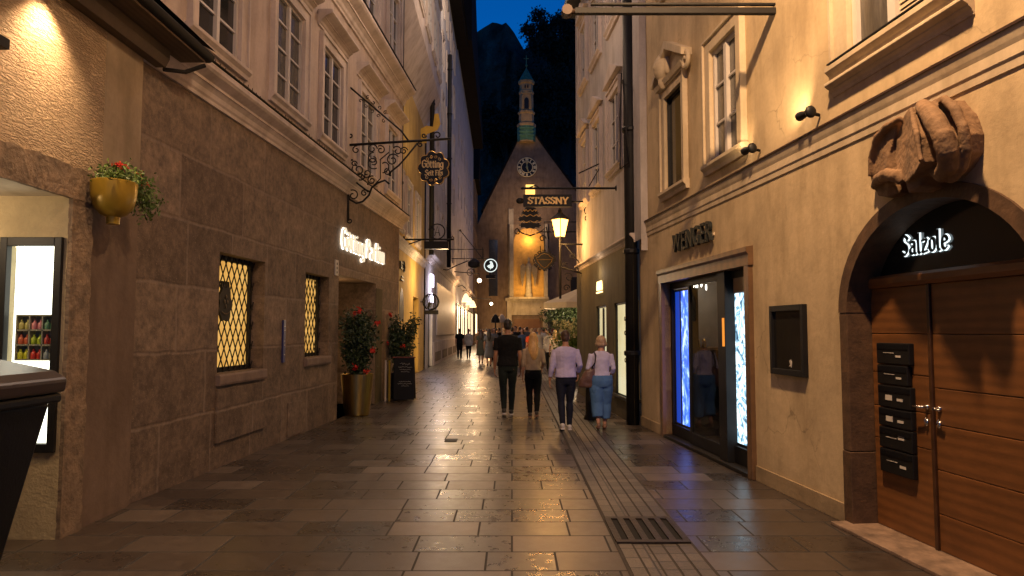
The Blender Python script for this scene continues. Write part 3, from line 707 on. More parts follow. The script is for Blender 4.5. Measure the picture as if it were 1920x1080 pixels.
b.tube([bx(730,345), bx(722,338), bx(708,343), bx(697,352), bx(692,366), bx(680,378), bx(668,381), bx(656,374), bx(653,364)], .02, 8)
part('bracket_arm', b, M['iron'], T, smooth=True)
b = MB(XB)
def sc(px, py, r0, r1, a0, t, th=.013): c_ = bx(px,py); b.tube([(x,0,z) for x,z in spiral((c_[0],c_[2]), r0, r1, a0, t)], th, 6)
for (px,py,r,a,t) in ((668,281,.08,1.4,1.1),(698,279,.10,0,1.2),(714,281,.09,2.2,-1.2),(700,297,.12,1.5,1.0),(700,305,.13,-1.0,-1.2),(736,300,.13,.5,1.3),(745,283,.10,2.6,-1.1),(757,283,.08,.2,1.3),
    (672,318,.13,2.6,1.2),(675,330,.10,.5,-1.2),(688,325,.09,3.3,1.3),(697,338,.09,1.2,1.3),(727,322,.07,1.7,1.4),(683,362,.07,.3,1.3),(662,366,.11,2.0,-1.1),(664,307,.06,0,1.2),(795,254,.05,0,-1.2),(820,254,.08,3.1,-1.0),(788,271,.06,1,1.3),(719,310,.15,4.6,.6)):
    sc(px,py,r,r*.25,a,t)
for (px,py) in ((660,300),(668,310),(690,345),(729,344),(658,330)): 
    c_ = bx(px,py); b.ell((c_[0],0,c_[2]), (.022,.02,.022), 8, 6)
for (p,q) in (((713,300),(713,335)),((713,335),(697,352)),((730,322),(733,330)),((712,300),(730,285))): b.tube([bx(*p), bx(*q)], .012, 6)
part('scrollwork', b, M['iron'], T, smooth=True)
b = MB(XB); b.tube([bx(652,160), bx(752,245), bx(766,264)], .018, 8); q = bx(652,160); b.ell((q[0],0,q[2]), (.035,.03,.035), 8, 6)
for i in range(9):
    t_ = .28+i*.055; c0, c1 = bx(652,160), bx(752,245); x = c0[0]+(c1[0]-c0[0])*t_; z = c0[2]+(c1[2]-c0[2])*t_
    s_ = 1 if i%2 else -1; b.tube([(x+dx,0,z+dz) for dx,dz in spiral((.04*s_,.06*s_), .04,.01, i, .9)], .009, 5)
part('stay_rod', b, M['iron'], T, smooth=True)
# oval sign
c_ = bx(813,316); SGN = thing('hanging_oval_sign', 'black scalloped oval sign with gold script hanging from the long scrolled bracket', 'sign', (c_[0], Yb, c_[2]-.4))
def scallop(cx, cz, rx, rz, amp, k, n=72): return [(cx+(rx+amp*abs(math.sin(k*a/2)))*math.cos(a), cz+(rz+amp*abs(math.sin(k*a/2)))*math.sin(a)) for a in [2*PI*i/n for i in range(n)]]
part('board', MB(XB).prism(scallop(c_[0],c_[2],.27,.30,.05,9), -.02, .02), M['black'], SGN)
b = MB(XB)
for s_ in (1,-1):
    pts = [(x, s_*.024, z) for x,z in scallop(c_[0],c_[2],.265,.295,.05,9)]; b.tube(pts+[pts[0]], .008, 5)
for i in range(14):
    a = 2*PI*i/14; 
    if abs(math.sin(a)) > .5: b.tube([(x,.026,z) for x,z in spiral((c_[0]+.20*math.cos(a), c_[2]+.235*math.sin(a)), .034,.01, a*2, 1.1, 12)], .006, 5)
part('gold_rim', b, M['gold'], SGN)
b = MB(XB); pen(b, 'Götting', (c_[0]-.225, c_[2]+.02), 1, 1, .088, .22, 35, .07, .021, .028); pen(b, 'Seit Fils', (c_[0]-.165, c_[2]-.14), 1, 1, .066, .22, 35, .08, .021, .028)
part('gold_script', b, M['gold'], SGN)
part('hanger', MB(XB).tube([(c_[0],0,c_[2]+.32),(c_[0],0,zt+.02)], .012, 6).tube([(c_[0]+.03*math.cos(a),0,c_[2]+.37+.03*math.sin(a)) for a in [2*PI*i/12 for i in range(13)]], .008, 6), M['iron'], SGN)

# drainpipes on the left side
def pipe(px, Y, z0, z1, r, label, xoff=0):
    x = (px-960)/F*Y; fx = None
    T = thing('drainpipe', label, 'drainpipe', (x, Y, z0), 'drainpipes on the left facades')
    part('pipe', MB().tube([(x,Y,z0),(x,Y,z1)], r, 12), M['iron'], T, smooth=True)
    b = MB()
    z = z0+1
    while z < z1: b.lathe((x,Y,z), [(r*1.15,0),(r*1.25,.02),(r*1.25,.06),(r*1.15,.08)], 12); z += 2.6
    part('pipe_collars', b, M['iron'], T)
pipe(747, 18.3, 4.6, 18, .085, 'dark drainpipe at the far end of the pale facade beside the ochre one')
pipe(808, 27.6, 4.7, 24, .10, 'tall dark drainpipe between the ochre and white facades')
pipe(841, 38.5, 5.2, 17.5, .12, 'dark drainpipe with bent head high on the white facade')
t_ = [o for o in COL.objects if o.name.startswith('drainpipe')][-1]

# ================================================================== OCHRE BUILDING and the long row on the left
def cu(Y): return Y-17.6
B = thing('ochre_building', 'ochre yellow building with pale upper windows and overhanging bay', 'building', FC(0,0,0))
holes = [(.6,2.0,4.95,6.7,.15),(3.4,4.6,4.95,6.7,.15),(5.5,6.7,4.95,6.7,.15),(8.0,9.2,4.95,6.7,.15),(7.6,9.3,0,2.9,.35)]
w = MB(FC); wall(w, 0, 11.2, 0, 19, holes); part('wall', w, M['yellow'], B)
for a,b_ in ((3.4,4.6),(5.5,6.7),(8.0,9.2)): window(B, FC, a, b_, 4.95, 6.7, .06, 2, 3, 'curtain', sur=.16, trim='trim')
part('cornice', cornice(FC, 0, 11.2, 4.25, .30, .18), M['trim'], B)
part('bay', MB(FC).profile([(0,10.2),(.65,11.4),(.65,18.5),(0,18.5)], .1, 11.0), M['white'], B)
FCb = Frame(-3.544,17.6,-4.60,88.0); FCb.p = FCb.p + FCb.n*.65
for a in (1.2,3.3,5.4,7.5,9.5):
    window(B, FCb, a, a+1.1, 12.2, 14.0, -.035, 2, 3, 'dark_window', sur=.13, sill=True, trim='trim')
    window(B, FCb, a, a+1.1, 15.4, 17.2, -.035, 2, 3, 'dark_window', sur=.13, sill=True, trim='trim')
part('roof', MB(FC).quad((0,.9,18.6),(11.2,.9,18.6),(11.2,-6,21),(0,-6,21)), M['roof'], B)
part('end_wall', MB(FC).quad((0,0,0),(0,-6,0),(0,-6,21),(0,0,19)).quad((0,-6,0),(11.2,-6,0),(11.2,-6,21),(0,-6,21)), M['yellow'], B)
d_ = part('shop_door', MB(FC).box(7.6,7.7,-.3,-.2,0,2.9).box(9.2,9.3,-.3,-.2,0,2.9).box(7.7,9.2,-.3,-.2,2.8,2.9).box(8.4,8.5,-.3,-.2,0,2.8), M['black'], B)
part('lit_pane', MB(FC).quad((7.6,-.29,.05),(9.3,-.29,.05),(9.3,-.29,2.9),(7.6,-.29,2.9)), emit('warm_shop_interior', (1,.66,.26), 1.6), d_)
part('arched_niche', MB(FC).prism([(4.2,1.95),(5.2,1.95),(5.2,2.5),(5.1,2.75),(4.9,2.95),(4.7,3.05),(4.5,2.95),(4.3,2.75),(4.2,2.5)], -.001, .01), M['black'], B)
# letters above the niche
b = MB(FC); b.box(4.1,4.6,.02,.06,3.62,3.68).box(4.1,4.6,.02,.06,3.8,3.86).box(4.15,4.25,.02,.06,3.68,3.8).box(4.4,4.5,.02,.06,3.68,3.8)
for r_ in (.0,.1): b.tube([(4.95+(.18-r_)*math.cos(a),.04,3.75+(.18-r_)*math.sin(a)) for a in [2*PI*i/16 for i in range(17)]], .02, 6)
b.box(4.3,4.9,.02,.06,3.25,3.31).box(4.4,4.8,.02,.06,3.36,3.40)
solo('shop_letters', b, M['letter'], 'dark cut-out letters on the ochre shop front above the arched niche', 'sign')
lamp('SPOT', 'ochre_wall_light', FC(5.0, 2.4, 6.4), (1,.7,.35), 110, .2, FC(6,0,9.2), 80, 1)
lamp('POINT', 'ochre_shop_light', FC(7.5, 1.2, 3.6), (1,.66,.3), 200, .2)

B = thing('white_row_building', 'long greyish white facade with many small windows beyond the ochre one', 'building', FC(11.2,0,0))
w = MB(FC); H2 = [(a, a+1.1, z, z+1.7, .16) for z in (6.0,9.3,12.6,15.9,18.9) for a in (12.6,15.4,18.2,21.0,23.8,26.6)]
sh_ = [(12.4,14.2,.0,2.9,.3)]
wall(w, 11.2, 30.4, 0, 22, H2+sh_, n=.05); part('wall', w, M['lilac'], B)
FCw = Frame(-3.544,17.6,-4.60,88.0); FCw.p = FCw.p + FCw.n*.05
for h_ in H2: window(B, FCw, h_[0], h_[1], h_[2], h_[3], .06, 2, 3, 'dark_window', sur=.12, sill=False, trim='trim')
part('cornice', cornice(FCw, 11.2, 30.4, 4.65, .4, .28), M['trim'], B)
part('plinth', MB(FCw).box(14.4,30.4,-.001,.06,0,1.1), M['trim'], B)
part('plinth_panels', MB(FCw).box(15,18,.06,.07,.15,.6).box(19,22,.06,.07,.15,.6).box(23,26,.06,.07,.15,.6).box(27,30,.06,.07,.15,.6), M['block'], B)
part('roof', MB(FC).quad((11.2,.9,22),(30.4,.9,22),(30.4,-6,26),(11.2,-6,26)), M['roof'], B)
part('eaves', MB(FC).box(11.2,30.4,-.01,.8,21.8,22), M['roof'], B)
d_ = part('shop_door', MB(FCw).box(12.4,12.52,-.25,-.15,0,2.9).box(14.08,14.2,-.25,-.15,0,2.9).box(12.52,14.08,-.25,-.15,2.78,2.9), M['black'], B)
part('lit_pane', MB(FCw).quad((12.4,-.24,0.02),(14.2,-.24,.02),(14.2,-.24,2.9),(12.4,-.24,2.9)), emit('lit_door', (1,.72,.36), 2.4), d_)
part('display_window', MB(FCw).box(16,29,.001,.05,1.4,4.0), mat('pale_shutter', (.5,.43,.36), .5, var=.1), B)
T = thing('glowing_wall_sign', 'small white glowing sign on the lilac-white wall past the ochre front', 'sign', FCw(13,0.1,3.6))
b = MB(FCw).box(12.6,13.6,.06,.12,4.05,4.15).box(12.6,12.75,.06,.12,3.6,4.05).box(13.45,13.6,.06,.12,3.6,4.05).box(12.75,13.45,.06,.12,3.6,3.7).box(12.8,13.4,.06,.12,3.2,3.3).box(12.8,12.92,.06,.12,2.9,3.2).box(13.28,13.4,.06,.12,2.9,3.2)
part('letters', b, emit('violet_white', (.8,.78,1), 5), T)
lamp('POINT', 'wall_sign_light', FCw(13,.5,3.6), (.8,.75,1), 70, .2)
B = thing('gable_house', 'dark gabled house rising above the row, a silhouette against the sky', 'house', FC(30.4,0,0))
w = MB(FC); H3 = [(a, a+1.2, z, z+1.8, .16) for z in (7.5,11.5,15.5) for a in (33,37,41,45,49,53,57)]
wall(w, 30.4, 60, 0, 22.5, H3, n=0); part('wall', w, M['lilac'], B)
for h_ in H3: 
    p = MB(FC); p.quad((h_[0],-.12,h_[2]),(h_[1],-.12,h_[2]),(h_[1],-.12,h_[3]),(h_[0],-.12,h_[3])); part('window', p, M['dark_window'], B)
part('roof', MB(FC).prism([(30.4,22.5),(30.4,28),(36,30.5),(42,27),(60,24),(60,22.5)], -6, 1.1), M['roof'], B)
part('cornice', cornice(FC, 30.4, 60, 5.0, .45, .35), M['trim'], B)
BS = []
for i,(a,b_) in enumerate([(31.2,35.5),(36.5,41),(42,46.5),(48,53),(54,59)]):
    f = part('shop_window', MB(FC).box(a,a+.15,.0,.08,.4,3.6).box(b_-.15,b_,.0,.08,.4,3.6).box(a+.15,b_-.15,0,.08,3.45,3.6).box(a+.15,b_-.15,0,.08,.4,.6).box((a+b_)/2-.08,(a+b_)/2+.08,0,.08,.6,3.45), M['black'], B)
    part('lit_pane', MB(FC).quad((a,.03,.5),(b_,.03,.5),(b_,.03,3.5),(a,.03,3.5)), M['e_shop'], f)
B = thing('end_row_house', 'last brown-grey house on the left side before the church', 'house', FC(60,0,0))
part('wall', MB(FC).box(60,69.5,-6,.15,0,19), M['church'], B)
part('roof', MB(FC).prism([(60,19),(64.7,24),(69.5,19)], -6, .6), M['roof'], B)
for z in (6.5,10,13.5):
    for a in (61.5,64.5,67): part('window', MB(FC).box(a,a+1.1,.15,.17,z,z+1.8), M['dark_window'], B)
f = part('shop_window', MB(FC).box(61,61.2,.15,.25,.4,3.8).box(68.3,68.5,.15,.25,.4,3.8).box(61.2,68.3,.15,.25,3.6,3.8), M['black'], B)
part('lit_pane', MB(FC).quad((61,.18,.4),(68.5,.18,.4),(68.5,.18,3.7),(61,.18,3.7)), M['e_shop'], f)
# lit bell-shaped wall lamps
for i,(Y,lb) in enumerate(((51,'lit bell-shaped wall lamp, nearest of three over the warm shop windows'),(57,'lit bell-shaped wall lamp, middle of three over the warm shop windows'),(63,'lit bell-shaped wall lamp, last of three over the warm shop windows'))):
    u = cu(Y); T = thing('bell_wall_lamp', lb, 'lamp', FC(u,.6,3.7), 'three bell lamps over the left shop windows')
    part('shade', MB(FC).lathe((u,.6,3.75), [(.33,0),(.27,.25),(.16,.5),(.08,.62),(.01,.64)], 14), emit('lamp_shade_glow', (1,.72,.4), 1.8), T, smooth=2)
    part('arm', MB(FC).tube([(u,0,4.9),(u,.3,5.0),(u,.6,4.76)], .03), M['iron'], T)
    lamp('POINT', 'bell_lamp_light', FC(u,.9,3.3), SOFT, 150, .3)
# far lights in the crowd's square; last one hidden, added to brighten the crowd
for (x,Y,z,W) in ((-2.2,46,5.0,380),(-2.0,66,4.2,700),(5.75,58,6.1,1300),(4.9,38,4.4,1100)):
    T = thing('street_bulb', {46:'round glowing bulb lamp high before the white row facade',66:'bright bulb lamp near the last left house',58:'bulb lamp on the right side of the small square',38:'added hidden bulb lamp that brightens the crowd'}[Y], 'lamp', (x,Y,z))
    part('globe', MB().ell((x,Y,z), (.14,.14,.14)), M['e_bulb'], T, smooth=True)
    xw = FC(cu(Y),0,0).x if x < 0 else .112*Y
    part('arm', MB().tube([(x,Y,z+.14),(x,Y,z+.45),(xw,Y,z+.6)], .03), M['iron'], T)
    lamp('POINT', 'street_bulb_light', (x,Y,z-.25), WARM, W, .2)

# round framed sign with box on bracket
Y = 22.6; X2 = XF(Y)
def q2(px,py,Y=22.6): p = atY(px,py,Y); return (p.x,0,p.z)
T = thing('ring_sign', 'round ring sign above a black box on an iron arm by the ochre front', 'sign', q2(820,470)[:1]+(Y,)+q2(820,470)[2:])
b = MB(X2); b.tube([q2(757,449), q2(851,449)], .03, 8); b.tube([q2(757,443), q2(757,462)], .035, 8); b.tube([q2(757,461), q2(790,450)], .02, 6)
b.tube([(x,0,z) for x,z in spiral((q2(848,446)[0],q2(848,446)[2]), .06,.02,-1.57,1)], .014, 6); part('arm', b, M['iron'], T)
c_ = q2(820,434); b = MB(X2); b.tube([(c_[0]+.25*math.cos(a),0,c_[2]+.25*math.sin(a)) for a in [2*PI*i/28 for i in range(29)]], .02, 6)
b.tube([(c_[0]-.09,0,c_[2]-.16),(c_[0],0,c_[2]+.17),(c_[0]+.09,0,c_[2]-.16)], .014, 6).tube([(c_[0]-.05,0,c_[2]-.04),(c_[0]+.05,0,c_[2]-.04)], .012, 6)
b.tube([(c_[0],0,c_[2]-.25),(c_[0],0,c_[2]-.30)], .014, 6); part('ring', b, M['iron'], T)
a1, a2 = q2(796,467), q2(841,453); part('box', MB(X2).box(a1[0],a2[0],-.12,.12,a1[2],a2[2]), M['black'], T, bevel=.01)
# wire globe ornament
Y = 27.5; c_ = q2(808,566,Y); X2 = XF(Y)
b = MB(X2)
for k in range(6):
    a0 = PI*k/6; b.tube([(c_[0]+.33*math.cos(t)*math.cos(a0), .33*math.cos(t)*math.sin(a0), c_[2]+.33*math.sin(t)) for t in [2*PI*i/24 for i in range(25)]], .016, 5)
b.tube([(c_[0]-.33,0,c_[2]),(c_[0]-.62,0,c_[2])], .02, 6).box(c_[0]-.25,c_[0]+.3,-.05,.05,c_[2]-.5,c_[2]-.34)
solo('wire_globe_sign', b, M['iron'], 'wire globe ornament projecting from the pale wall above a small plate', 'sign')
# yellow flag-like banner on the bay
b = MB(XF(26)); p_ = [q2(*q,26) for q in ((789,242),(800,236),(812,238),(815,214),(822,213),(826,232),(820,244),(808,248),(800,252),(800,268),(789,268))]
solo('yellow_banner', MB(XF(26)).prism([(p[0],p[2]) for p in p_], -.03, .03), mat('yellow_banner_cloth', (.55,.34,.05), .7), 'small ochre yellow banner shape hanging high beside the drainpipe', 'banner')
# dove disc sign further on
Y = 44.; X2 = XF(Y); c_ = q2(920,498,Y)
T = thing('dove_disc_sign', 'round black sign with a white bird in a white ring, on the left side', 'sign', (c_[0],Y,c_[2]-.9))
part('disc', MB(X2).prism([(c_[0]+.42*math.cos(a),c_[2]+.42*math.sin(a)) for a in [2*PI*i/30 for i in range(30)]], -.06, .06), M['black'], T)
b = MB(X2); b.tube([(c_[0]+.41*math.cos(a),.07,c_[2]+.41*math.sin(a)) for a in [2*PI*i/30 for i in range(31)]], .03, 6)
bird = [(-.24,-.04),(-.12,-.16),(.0,-.2),(.12,-.17),(.2,-.05),(.16,.08),(.12,.2),(.06,.28),(-.02,.27),(-.08,.22),(-.02,.18),(-.02,.08),(-.14,.02)]
b.prism([(c_[0]+x,c_[2]+z) for x,z in bird], .061, .09); b.box(c_[0]-.03,c_[0]+.0,.061,.09,c_[2]-.27,c_[2]-.2); part('bird_emblem', b, emit('white_emblem', (.9,1,.95), .9), T)
b = MB(X2); b.tube([(c_[0],0,c_[2]-.42),(c_[0],0,c_[2]-.7)], .04, 6).box(c_[0]-.3,c_[0]+.3,-.1,.1,c_[2]-.85,c_[2]-.62).tube([(c_[0],0,c_[2]+.45),(FC(cu(Y),0,0).x,0,c_[2]+.45)], .03, 6); part('arm', b, M['iron'], T)
# lantern-like basket sign before it
Y = 36.; X2 = XF(Y); c_ = q2(889,494,Y)
b = MB(X2); b.lathe((c_[0],0,c_[2]-.25), [(.1,0),(.32,.1),(.34,.3),(.2,.42),(.05,.5)], 12); xw = FC(cu(Y),0,0).x
b.tube([(xw,0,c_[2]-.3),(xw+.4,0,c_[2]-.35),(xw+.9,0,c_[2]-.1),(c_[0]-.3,0,c_[2]+.15)], .03, 6).tube([(xw,0,c_[2]+.75),(c_[0]+.5,0,c_[2]+.75),(c_[0]+.5,0,c_[2]+.1)], .02, 6)
b.tube([(x,0,z) for x,z in spiral((c_[0]-.2,c_[2]-.5), .25,.05,0,1.3)], .018, 6)
solo('basket_sign', b, M['iron'], 'dark iron basket-shaped sign on a curved arm, left of the bird sign', 'sign')
b = MB(XF(30)); p0, p1 = q2(863,432,30), q2(905,485,30); b.tube([p0,p1], .02, 6); b.ell((p0[0],0,p0[2]), (.05,.05,.05)); b.tube([p1,(p1[0],0,p1[2]+.5)], .02, 6)
solo('diagonal_rod', b, M['iron'], 'thin diagonal stay rod in front of the white facade', 'rod')

# ================================================================== CHURCH
YC = 88.0; XC = XF(YC)
def qc(px,py): p = atY(px,py,YC); return (p.x,p.z)
B = thing('gabled_church', 'brown gabled church with clock, lit niche and slender copper-topped turret', 'church', (1.86,YC,0))
ax, az = qc(987,232); lx, lz = qc(906,397); rx, rz = qc(1104,392)
part('facade', MB(XC).prism([(lx-6,0),(rx+6,0),(rx+6,lz-8),(rx,rz),(ax,az),(lx,lz),(lx-6,lz-14)], -14, 0), M['church'], B)
part('roof', MB(XC).prism([(ax,az+.3),(ax,az+.02),(rx,rz+.02),(rx+.3,rz+.1)], -14, .06).prism([(ax,az+.02),(ax,az+.3),(lx-.3,lz+.1),(lx,lz+.02)], -14, .06), M['roof'], B)
# turret
def zc(py): return qc(987,py)[1]
tx = qc(987,200)[0]
TW = part('turret', MB(XC).loft([(tx,0,z,r,r) for z,r in ((zc(268),1.15),(zc(240),1.15),(zc(238),1.25),(zc(234),1.25),(zc(232),1.0),(zc(216),.98),(zc(214),1.12),(zc(211),1.12),(zc(209),.93),(zc(178),.9),(zc(176),1.0),(zc(173),1.0),(zc(171),.88),(zc(160),.88),(zc(158),1.05),(zc(154),1.08))], 8), mat('warm_turret_stone', (.36,.23,.11), .8, var=.3, vs=1.5), B)
part('copper_base', MB(XC).loft([(tx,0,z,r,r) for z,r in ((zc(266),1.2),(zc(235),1.2))], 8), M['copper'], TW)
part('spire', MB(XC).loft([(tx,0,z,r,r) for z,r in ((zc(154),1.12),(zc(148),.85),(zc(128),.06))], 8), M['copper'], TW)
b = MB(XC).tube([(tx,0,zc(128)),(tx,0,zc(104))], .06, 6).ell((tx,0,zc(123)),(.16,.16,.16)).tube([(tx-.35,0,zc(110)),(tx+.35,0,zc(110))], .05, 6); part('cross', b, M['copper'], TW)
b = MB(XC); zz = zc(208); zt_ = zc(188)
b.prism([(tx-.3,zz),(tx+.3,zz),(tx+.3,zt_-.3),(tx+.2,zt_-.05),(tx,zt_+.08),(tx-.2,zt_-.05),(tx-.3,zt_-.3)], .84, .93).box(tx-.25,tx-.08,.84,.92,zc(169),zc(164)).box(tx+.08,tx+.25,.84,.92,zc(169),zc(164)); part('bell_opening', b, M['black'], TW)
b = MB(XC)
for k in (-.55,.55): b.tube([(tx+k,.85,zc(206)),(tx+k,.85,zc(182))], .07, 6)
b.box(tx-.6,tx+.6,.9,.98,zc(180),zc(178)); part('colonnettes', b, mat('turret_trim', (.4,.27,.13), .8), TW)
b = MB(XC)
for py in (245,252,259): b.box(tx-.95,tx+.95,1.15,1.22,zc(py),zc(py)+.16)
part('louvres', b, M['copper'], TW)
# clock
cx_, cz_ = qc(988,314); CK = part('clock', MB(XC).prism([(cx_+1.28*math.cos(a),cz_+1.28*math.sin(a)) for a in [2*PI*i/40 for i in range(40)]], 0, .12), M['black'], B)
b = MB(XC)
for r in (1.25,.74): b.tube([(cx_+r*math.cos(a),.14,cz_+r*math.sin(a)) for a in [2*PI*i/40 for i in range(41)]], .05, 5)
num = [3,1,2,3,2,1,2,3,4,2,1,2]
for h_ in range(12):
    a = PI/2 - h_*PI/6; k = num[h_]
    for j in range(k):
        o = (j-(k-1)/2)*.13; ca, sa = math.cos(a), math.sin(a)
        p = [(cx_+ca*r+(-sa)*(o+d), cz_+sa*r+ca*(o+d)) for r, d in ((.84,-.045),(1.16,-.055),(1.16,.055),(.84,.045))]
        b.prism(p, .12, .16)
part('numerals', b, mat('gilded_dial', (.85,.68,.36), .5, .2), CK)
b = MB(XC).tube([(cx_,.18,cz_-.25),(cx_,.18,cz_+.95)], [.09,.04], 6).tube([(cx_,.2,cz_),(cx_+.2,.2,cz_-.72)], [.11,.05], 6).ell((cx_,.18,cz_),(.16,.06,.16)).ell((cx_,.18,cz_+.55),(.14,.04,.16)); part('hands', b, M['gold'], CK)
lamp('SPOT', 'church_clock_light', (2.5, 80, 14), (1,.66,.4), 1900, .4, (1.9, 88, 17), 80, 1)
lamp('POINT', 'church_foot_light', (.2, 83.5, 4.5), AMB, 420, .3)
lamp('SPOT', 'church_turret_light', (1.9, 79, 22), (1,.64,.3), 1500, .4, (1.9, 88, 30), 50, 1)
# niche with lit arch, statue
nx0, nz0 = qc(963,553); nx1, nz1 = qc(1019,428); nc = (nx0+nx1)/2; hw = (nx1-nx0)/2
spz = nz1-hw
arch = [(nx0,nz0),(nx1,nz0),(nx1,spz)]+[(nc+hw*math.cos(a),spz+hw*math.sin(a)) for a in [PI*i/16 for i in range(1,16)]]+[(nx0,spz)]
so = [(nx0-.45,nz0-.2),(nx0-.45,nz1+6.6),(nx1+.45,nz1+6.6),(nx1+.45,nz0-.2)]
NI = part('niche', MB(XC).box(nx0-.5,nx0-.01,0,.9,nz0-.3,nz1+.4).box(nx1+.01,nx1+.5,0,.9,nz0-.3,nz1+.4).box(nx0-.6,nx1+.6,0,1.1,nz0-.55,nz0-.301), M['churchtrim'], B)
b = MB(XC)
am = [(nc+hw*math.cos(a),spz+hw*math.sin(a)) for a in [PI*i/16 for i in range(17)]]
for p, q in zip(am, am[1:]): b.prism([p, q, (q[0], nz1+.4), (p[0], nz1+.4)], 0, .88)
b.box(nx0-.5,nx1+.5,.0,.06,nz1+.41,nz1+6.6); part('arch_head', b, M['church'], NI)
part('niche_back', MB(XC).box(nx0,nx1,.005,.03,nz0-.3,nz1+.3), mat('niche_ochre', (.6,.36,.10), .8), NI)
lamp('POINT', 'niche_light_high', (nc, YC-.8, nz1-1.6), AMB, 140, .1)
lamp('POINT', 'niche_light_low', (nc, YC-2.2, nz0+.6), AMB, 230, .4)
T = thing('niche_floodlight', 'amber floodlight box glowing on the church wall above the niche', 'lamp', (nc+.1,YC-.3,nz1+7))
f0 = qc(985,367); f1 = qc(1003,347)
part('lit_face', MB(XC).box(f0[0],f1[0],.1,.3,f0[1],f0[1]+.75).box(f0[0]+.05,f1[0]-.1,.1,.3,f0[1]+.95,f1[1]), emit('amber_flood', (1,.62,.15), 1.6), T)
T = thing('niche_statue', 'grey winged statue standing in the lit church niche', 'statue', (nc,YC-.45,nz0-.25))
b = MB(XC); zb = nz0-.28; b.loft([(nc,.45,zb+z,r,r*.7) for z,r in ((0,.5),(.5,.45),(.55,.38),(1.3,.35),(2.4,.3),(3.2,.36),(3.9,.42),(4.3,.3),(4.45,.14),(4.6,.14))], 12).ell((nc,.45,zb+4.85), (.2,.2,.27)); part('figure', b, mat('grey_statue_stone', (.32,.27,.20), .7, var=.4, vs=3), T, smooth=2)
for s_ in (-1,1):
    w_ = [(.35,3.9),(.75,4.3),(1.05,4.0),(1.1,3.2),(.95,2.0),(.85,1.3),(.72,1.5),(.62,2.4),(.42,3.2)]
    part('wing', MB(XC).prism([(nc+s_*x,zb+z) for x,z in w_], .5, .66), mat('dark_wing_stone', (.22,.17,.11), .7, var=.4, vs=3), T)
# portal below niche and side windows
p0 = qc(955,640); p1 = qc(1022,556)
part('portal_surround', MB(XC).box(p0[0]-.3,p0[0]+.3,0,.5,0,p1[1]-.6).box(p1[0]-.3,p1[0]+.3,0,.5,0,p1[1]-.6).box(p0[0]-.5,p1[0]+.5,0,.7,p1[1]-.6,p1[1]-.2).box(p0[0]+.3,p1[0]-.3,0,.25,p1[1]-2.4,p1[1]-.602), M['churchtrim'], B)
part('portal_door', MB(XC).box(p0[0]+.6,p1[0]-.6,0,.12,0,p1[1]-2.9), M['door'], B)
part('pilaster', MB(XC).box(p0[0]-.1,p0[0]+.55,0,.3,p1[1]-.1,qc(960,392)[1]), M['churchtrim'], B)
for (px,py,py2) in ((925,555,450),(1078,600,520)):
    a = qc(px-8,py); c2 = qc(px+8,py2); part('window', MB(XC).box(a[0],c2[0],0,.08,a[1],c2[1]), M['dark_window'], B)

# ================================================================== CLIFF AND TREES
def cliff(name, outline, Y, depth, seed, amp=3.0):
    """rock mass with displaced front and real depth"""
    pts = [atY(px,py,Y) for px,py in outline]
    top = {}; xs = [p.x for p in pts]; x0, x1 = min(xs), max(xs); nx, nz, nd = 70, 60, 8
    def ztop(x):
        for p, q in zip(pts, pts[1:]):
            if p.x <= x <= q.x and q.x > p.x: return p.z+(q.z-p.z)*(x-p.x)/(q.x-p.x)
        return pts[0].z if x < pts[0].x else pts[-1].z
    from mathutils import noise as NZ
    mb = MB(); idx = {}
    for i in range(nx+1):
        x = x0+(x1-x0)*i/nx; zt = ztop(x)
        for j in range(nz+nd+1):
            if j <= nz: z = zt*j/nz; y = Y
            else: z = zt - (j-nz)*.6; y = Y + depth*(j-nz)/nd
            v = Vector((x*.12, z*.06, seed)); d = NZ.fractal(v, 1, 2, 6)*amp + abs(NZ.noise(Vector((x*.35, z*.03, seed+5))))*amp*1.2
            e = NZ.fractal(Vector((x*.5,z*.5,seed+9)),1,2,4)*.5
            idx[i,j] = mb.V(x+e*.4, y+d, z+(e if j>=nz-1 else 0))
    for i in range(nx):
        for j in range(nz+nd): mb.F.append([idx[i,j],idx[i+1,j],idx[i+1,j+1],idx[i,j+1]])
    return struct(name, mb, M['rock'])
cliff('hills', [(700,30),(800,62),(866,58),(878,52),(898,48),(912,44),(922,38),(938,40),(952,46),(963,52),(972,70),(977,84),(985,92),(1000,84),(1040,72),(1100,60),(1300,100)], 150, 60, 3.3, 4)
def tree(name, label, c, h, rx, rz, n, seed, matl='night_leaf', leaf=.5, group=None, tr=.5):
    T = thing(name, label, 'tree', (c[0],c[1],c[2]), group)
    rnd = random.Random(seed); b = MB(); cc = Vector((c[0],c[1],c[2]+h))
    b.tube([(c[0],c[1],c[2]),(c[0]+.1*rx,c[1],c[2]+h*.5),(c[0],c[1],c[2]+h+rz*.4)], [tr,tr*.7,tr*.3], 8)
    cl = []
    for i in range(26):
        a = rnd.random()*6.28; e = rnd.uniform(-.7,1.0); r = rnd.uniform(.45,.95)
        p = cc + Vector((math.cos(a)*rx*r*math.cos(e), math.sin(a)*rx*r*math.cos(e), rz*r*math.sin(e))); cl.append((p, rnd.uniform(.18,.36)*rx))
        b.tube([(c[0],c[1],c[2]+h*rnd.uniform(.5,.95)), tuple((p+cc)/2), tuple(p)], [tr*.35,tr*.2,tr*.06], 5)
    part('trunk', b, M['bark'], T)
    def smp(r):
        p, q = cl[r.randrange(len(cl))]
        return (p.x+r.gauss(0,q*.55), p.y+r.gauss(0,q*.55), p.z+r.gauss(0,q*.5))
    part('crown', leaves(WF, n, smp, leaf, seed), M[matl], T, fix=False); return T
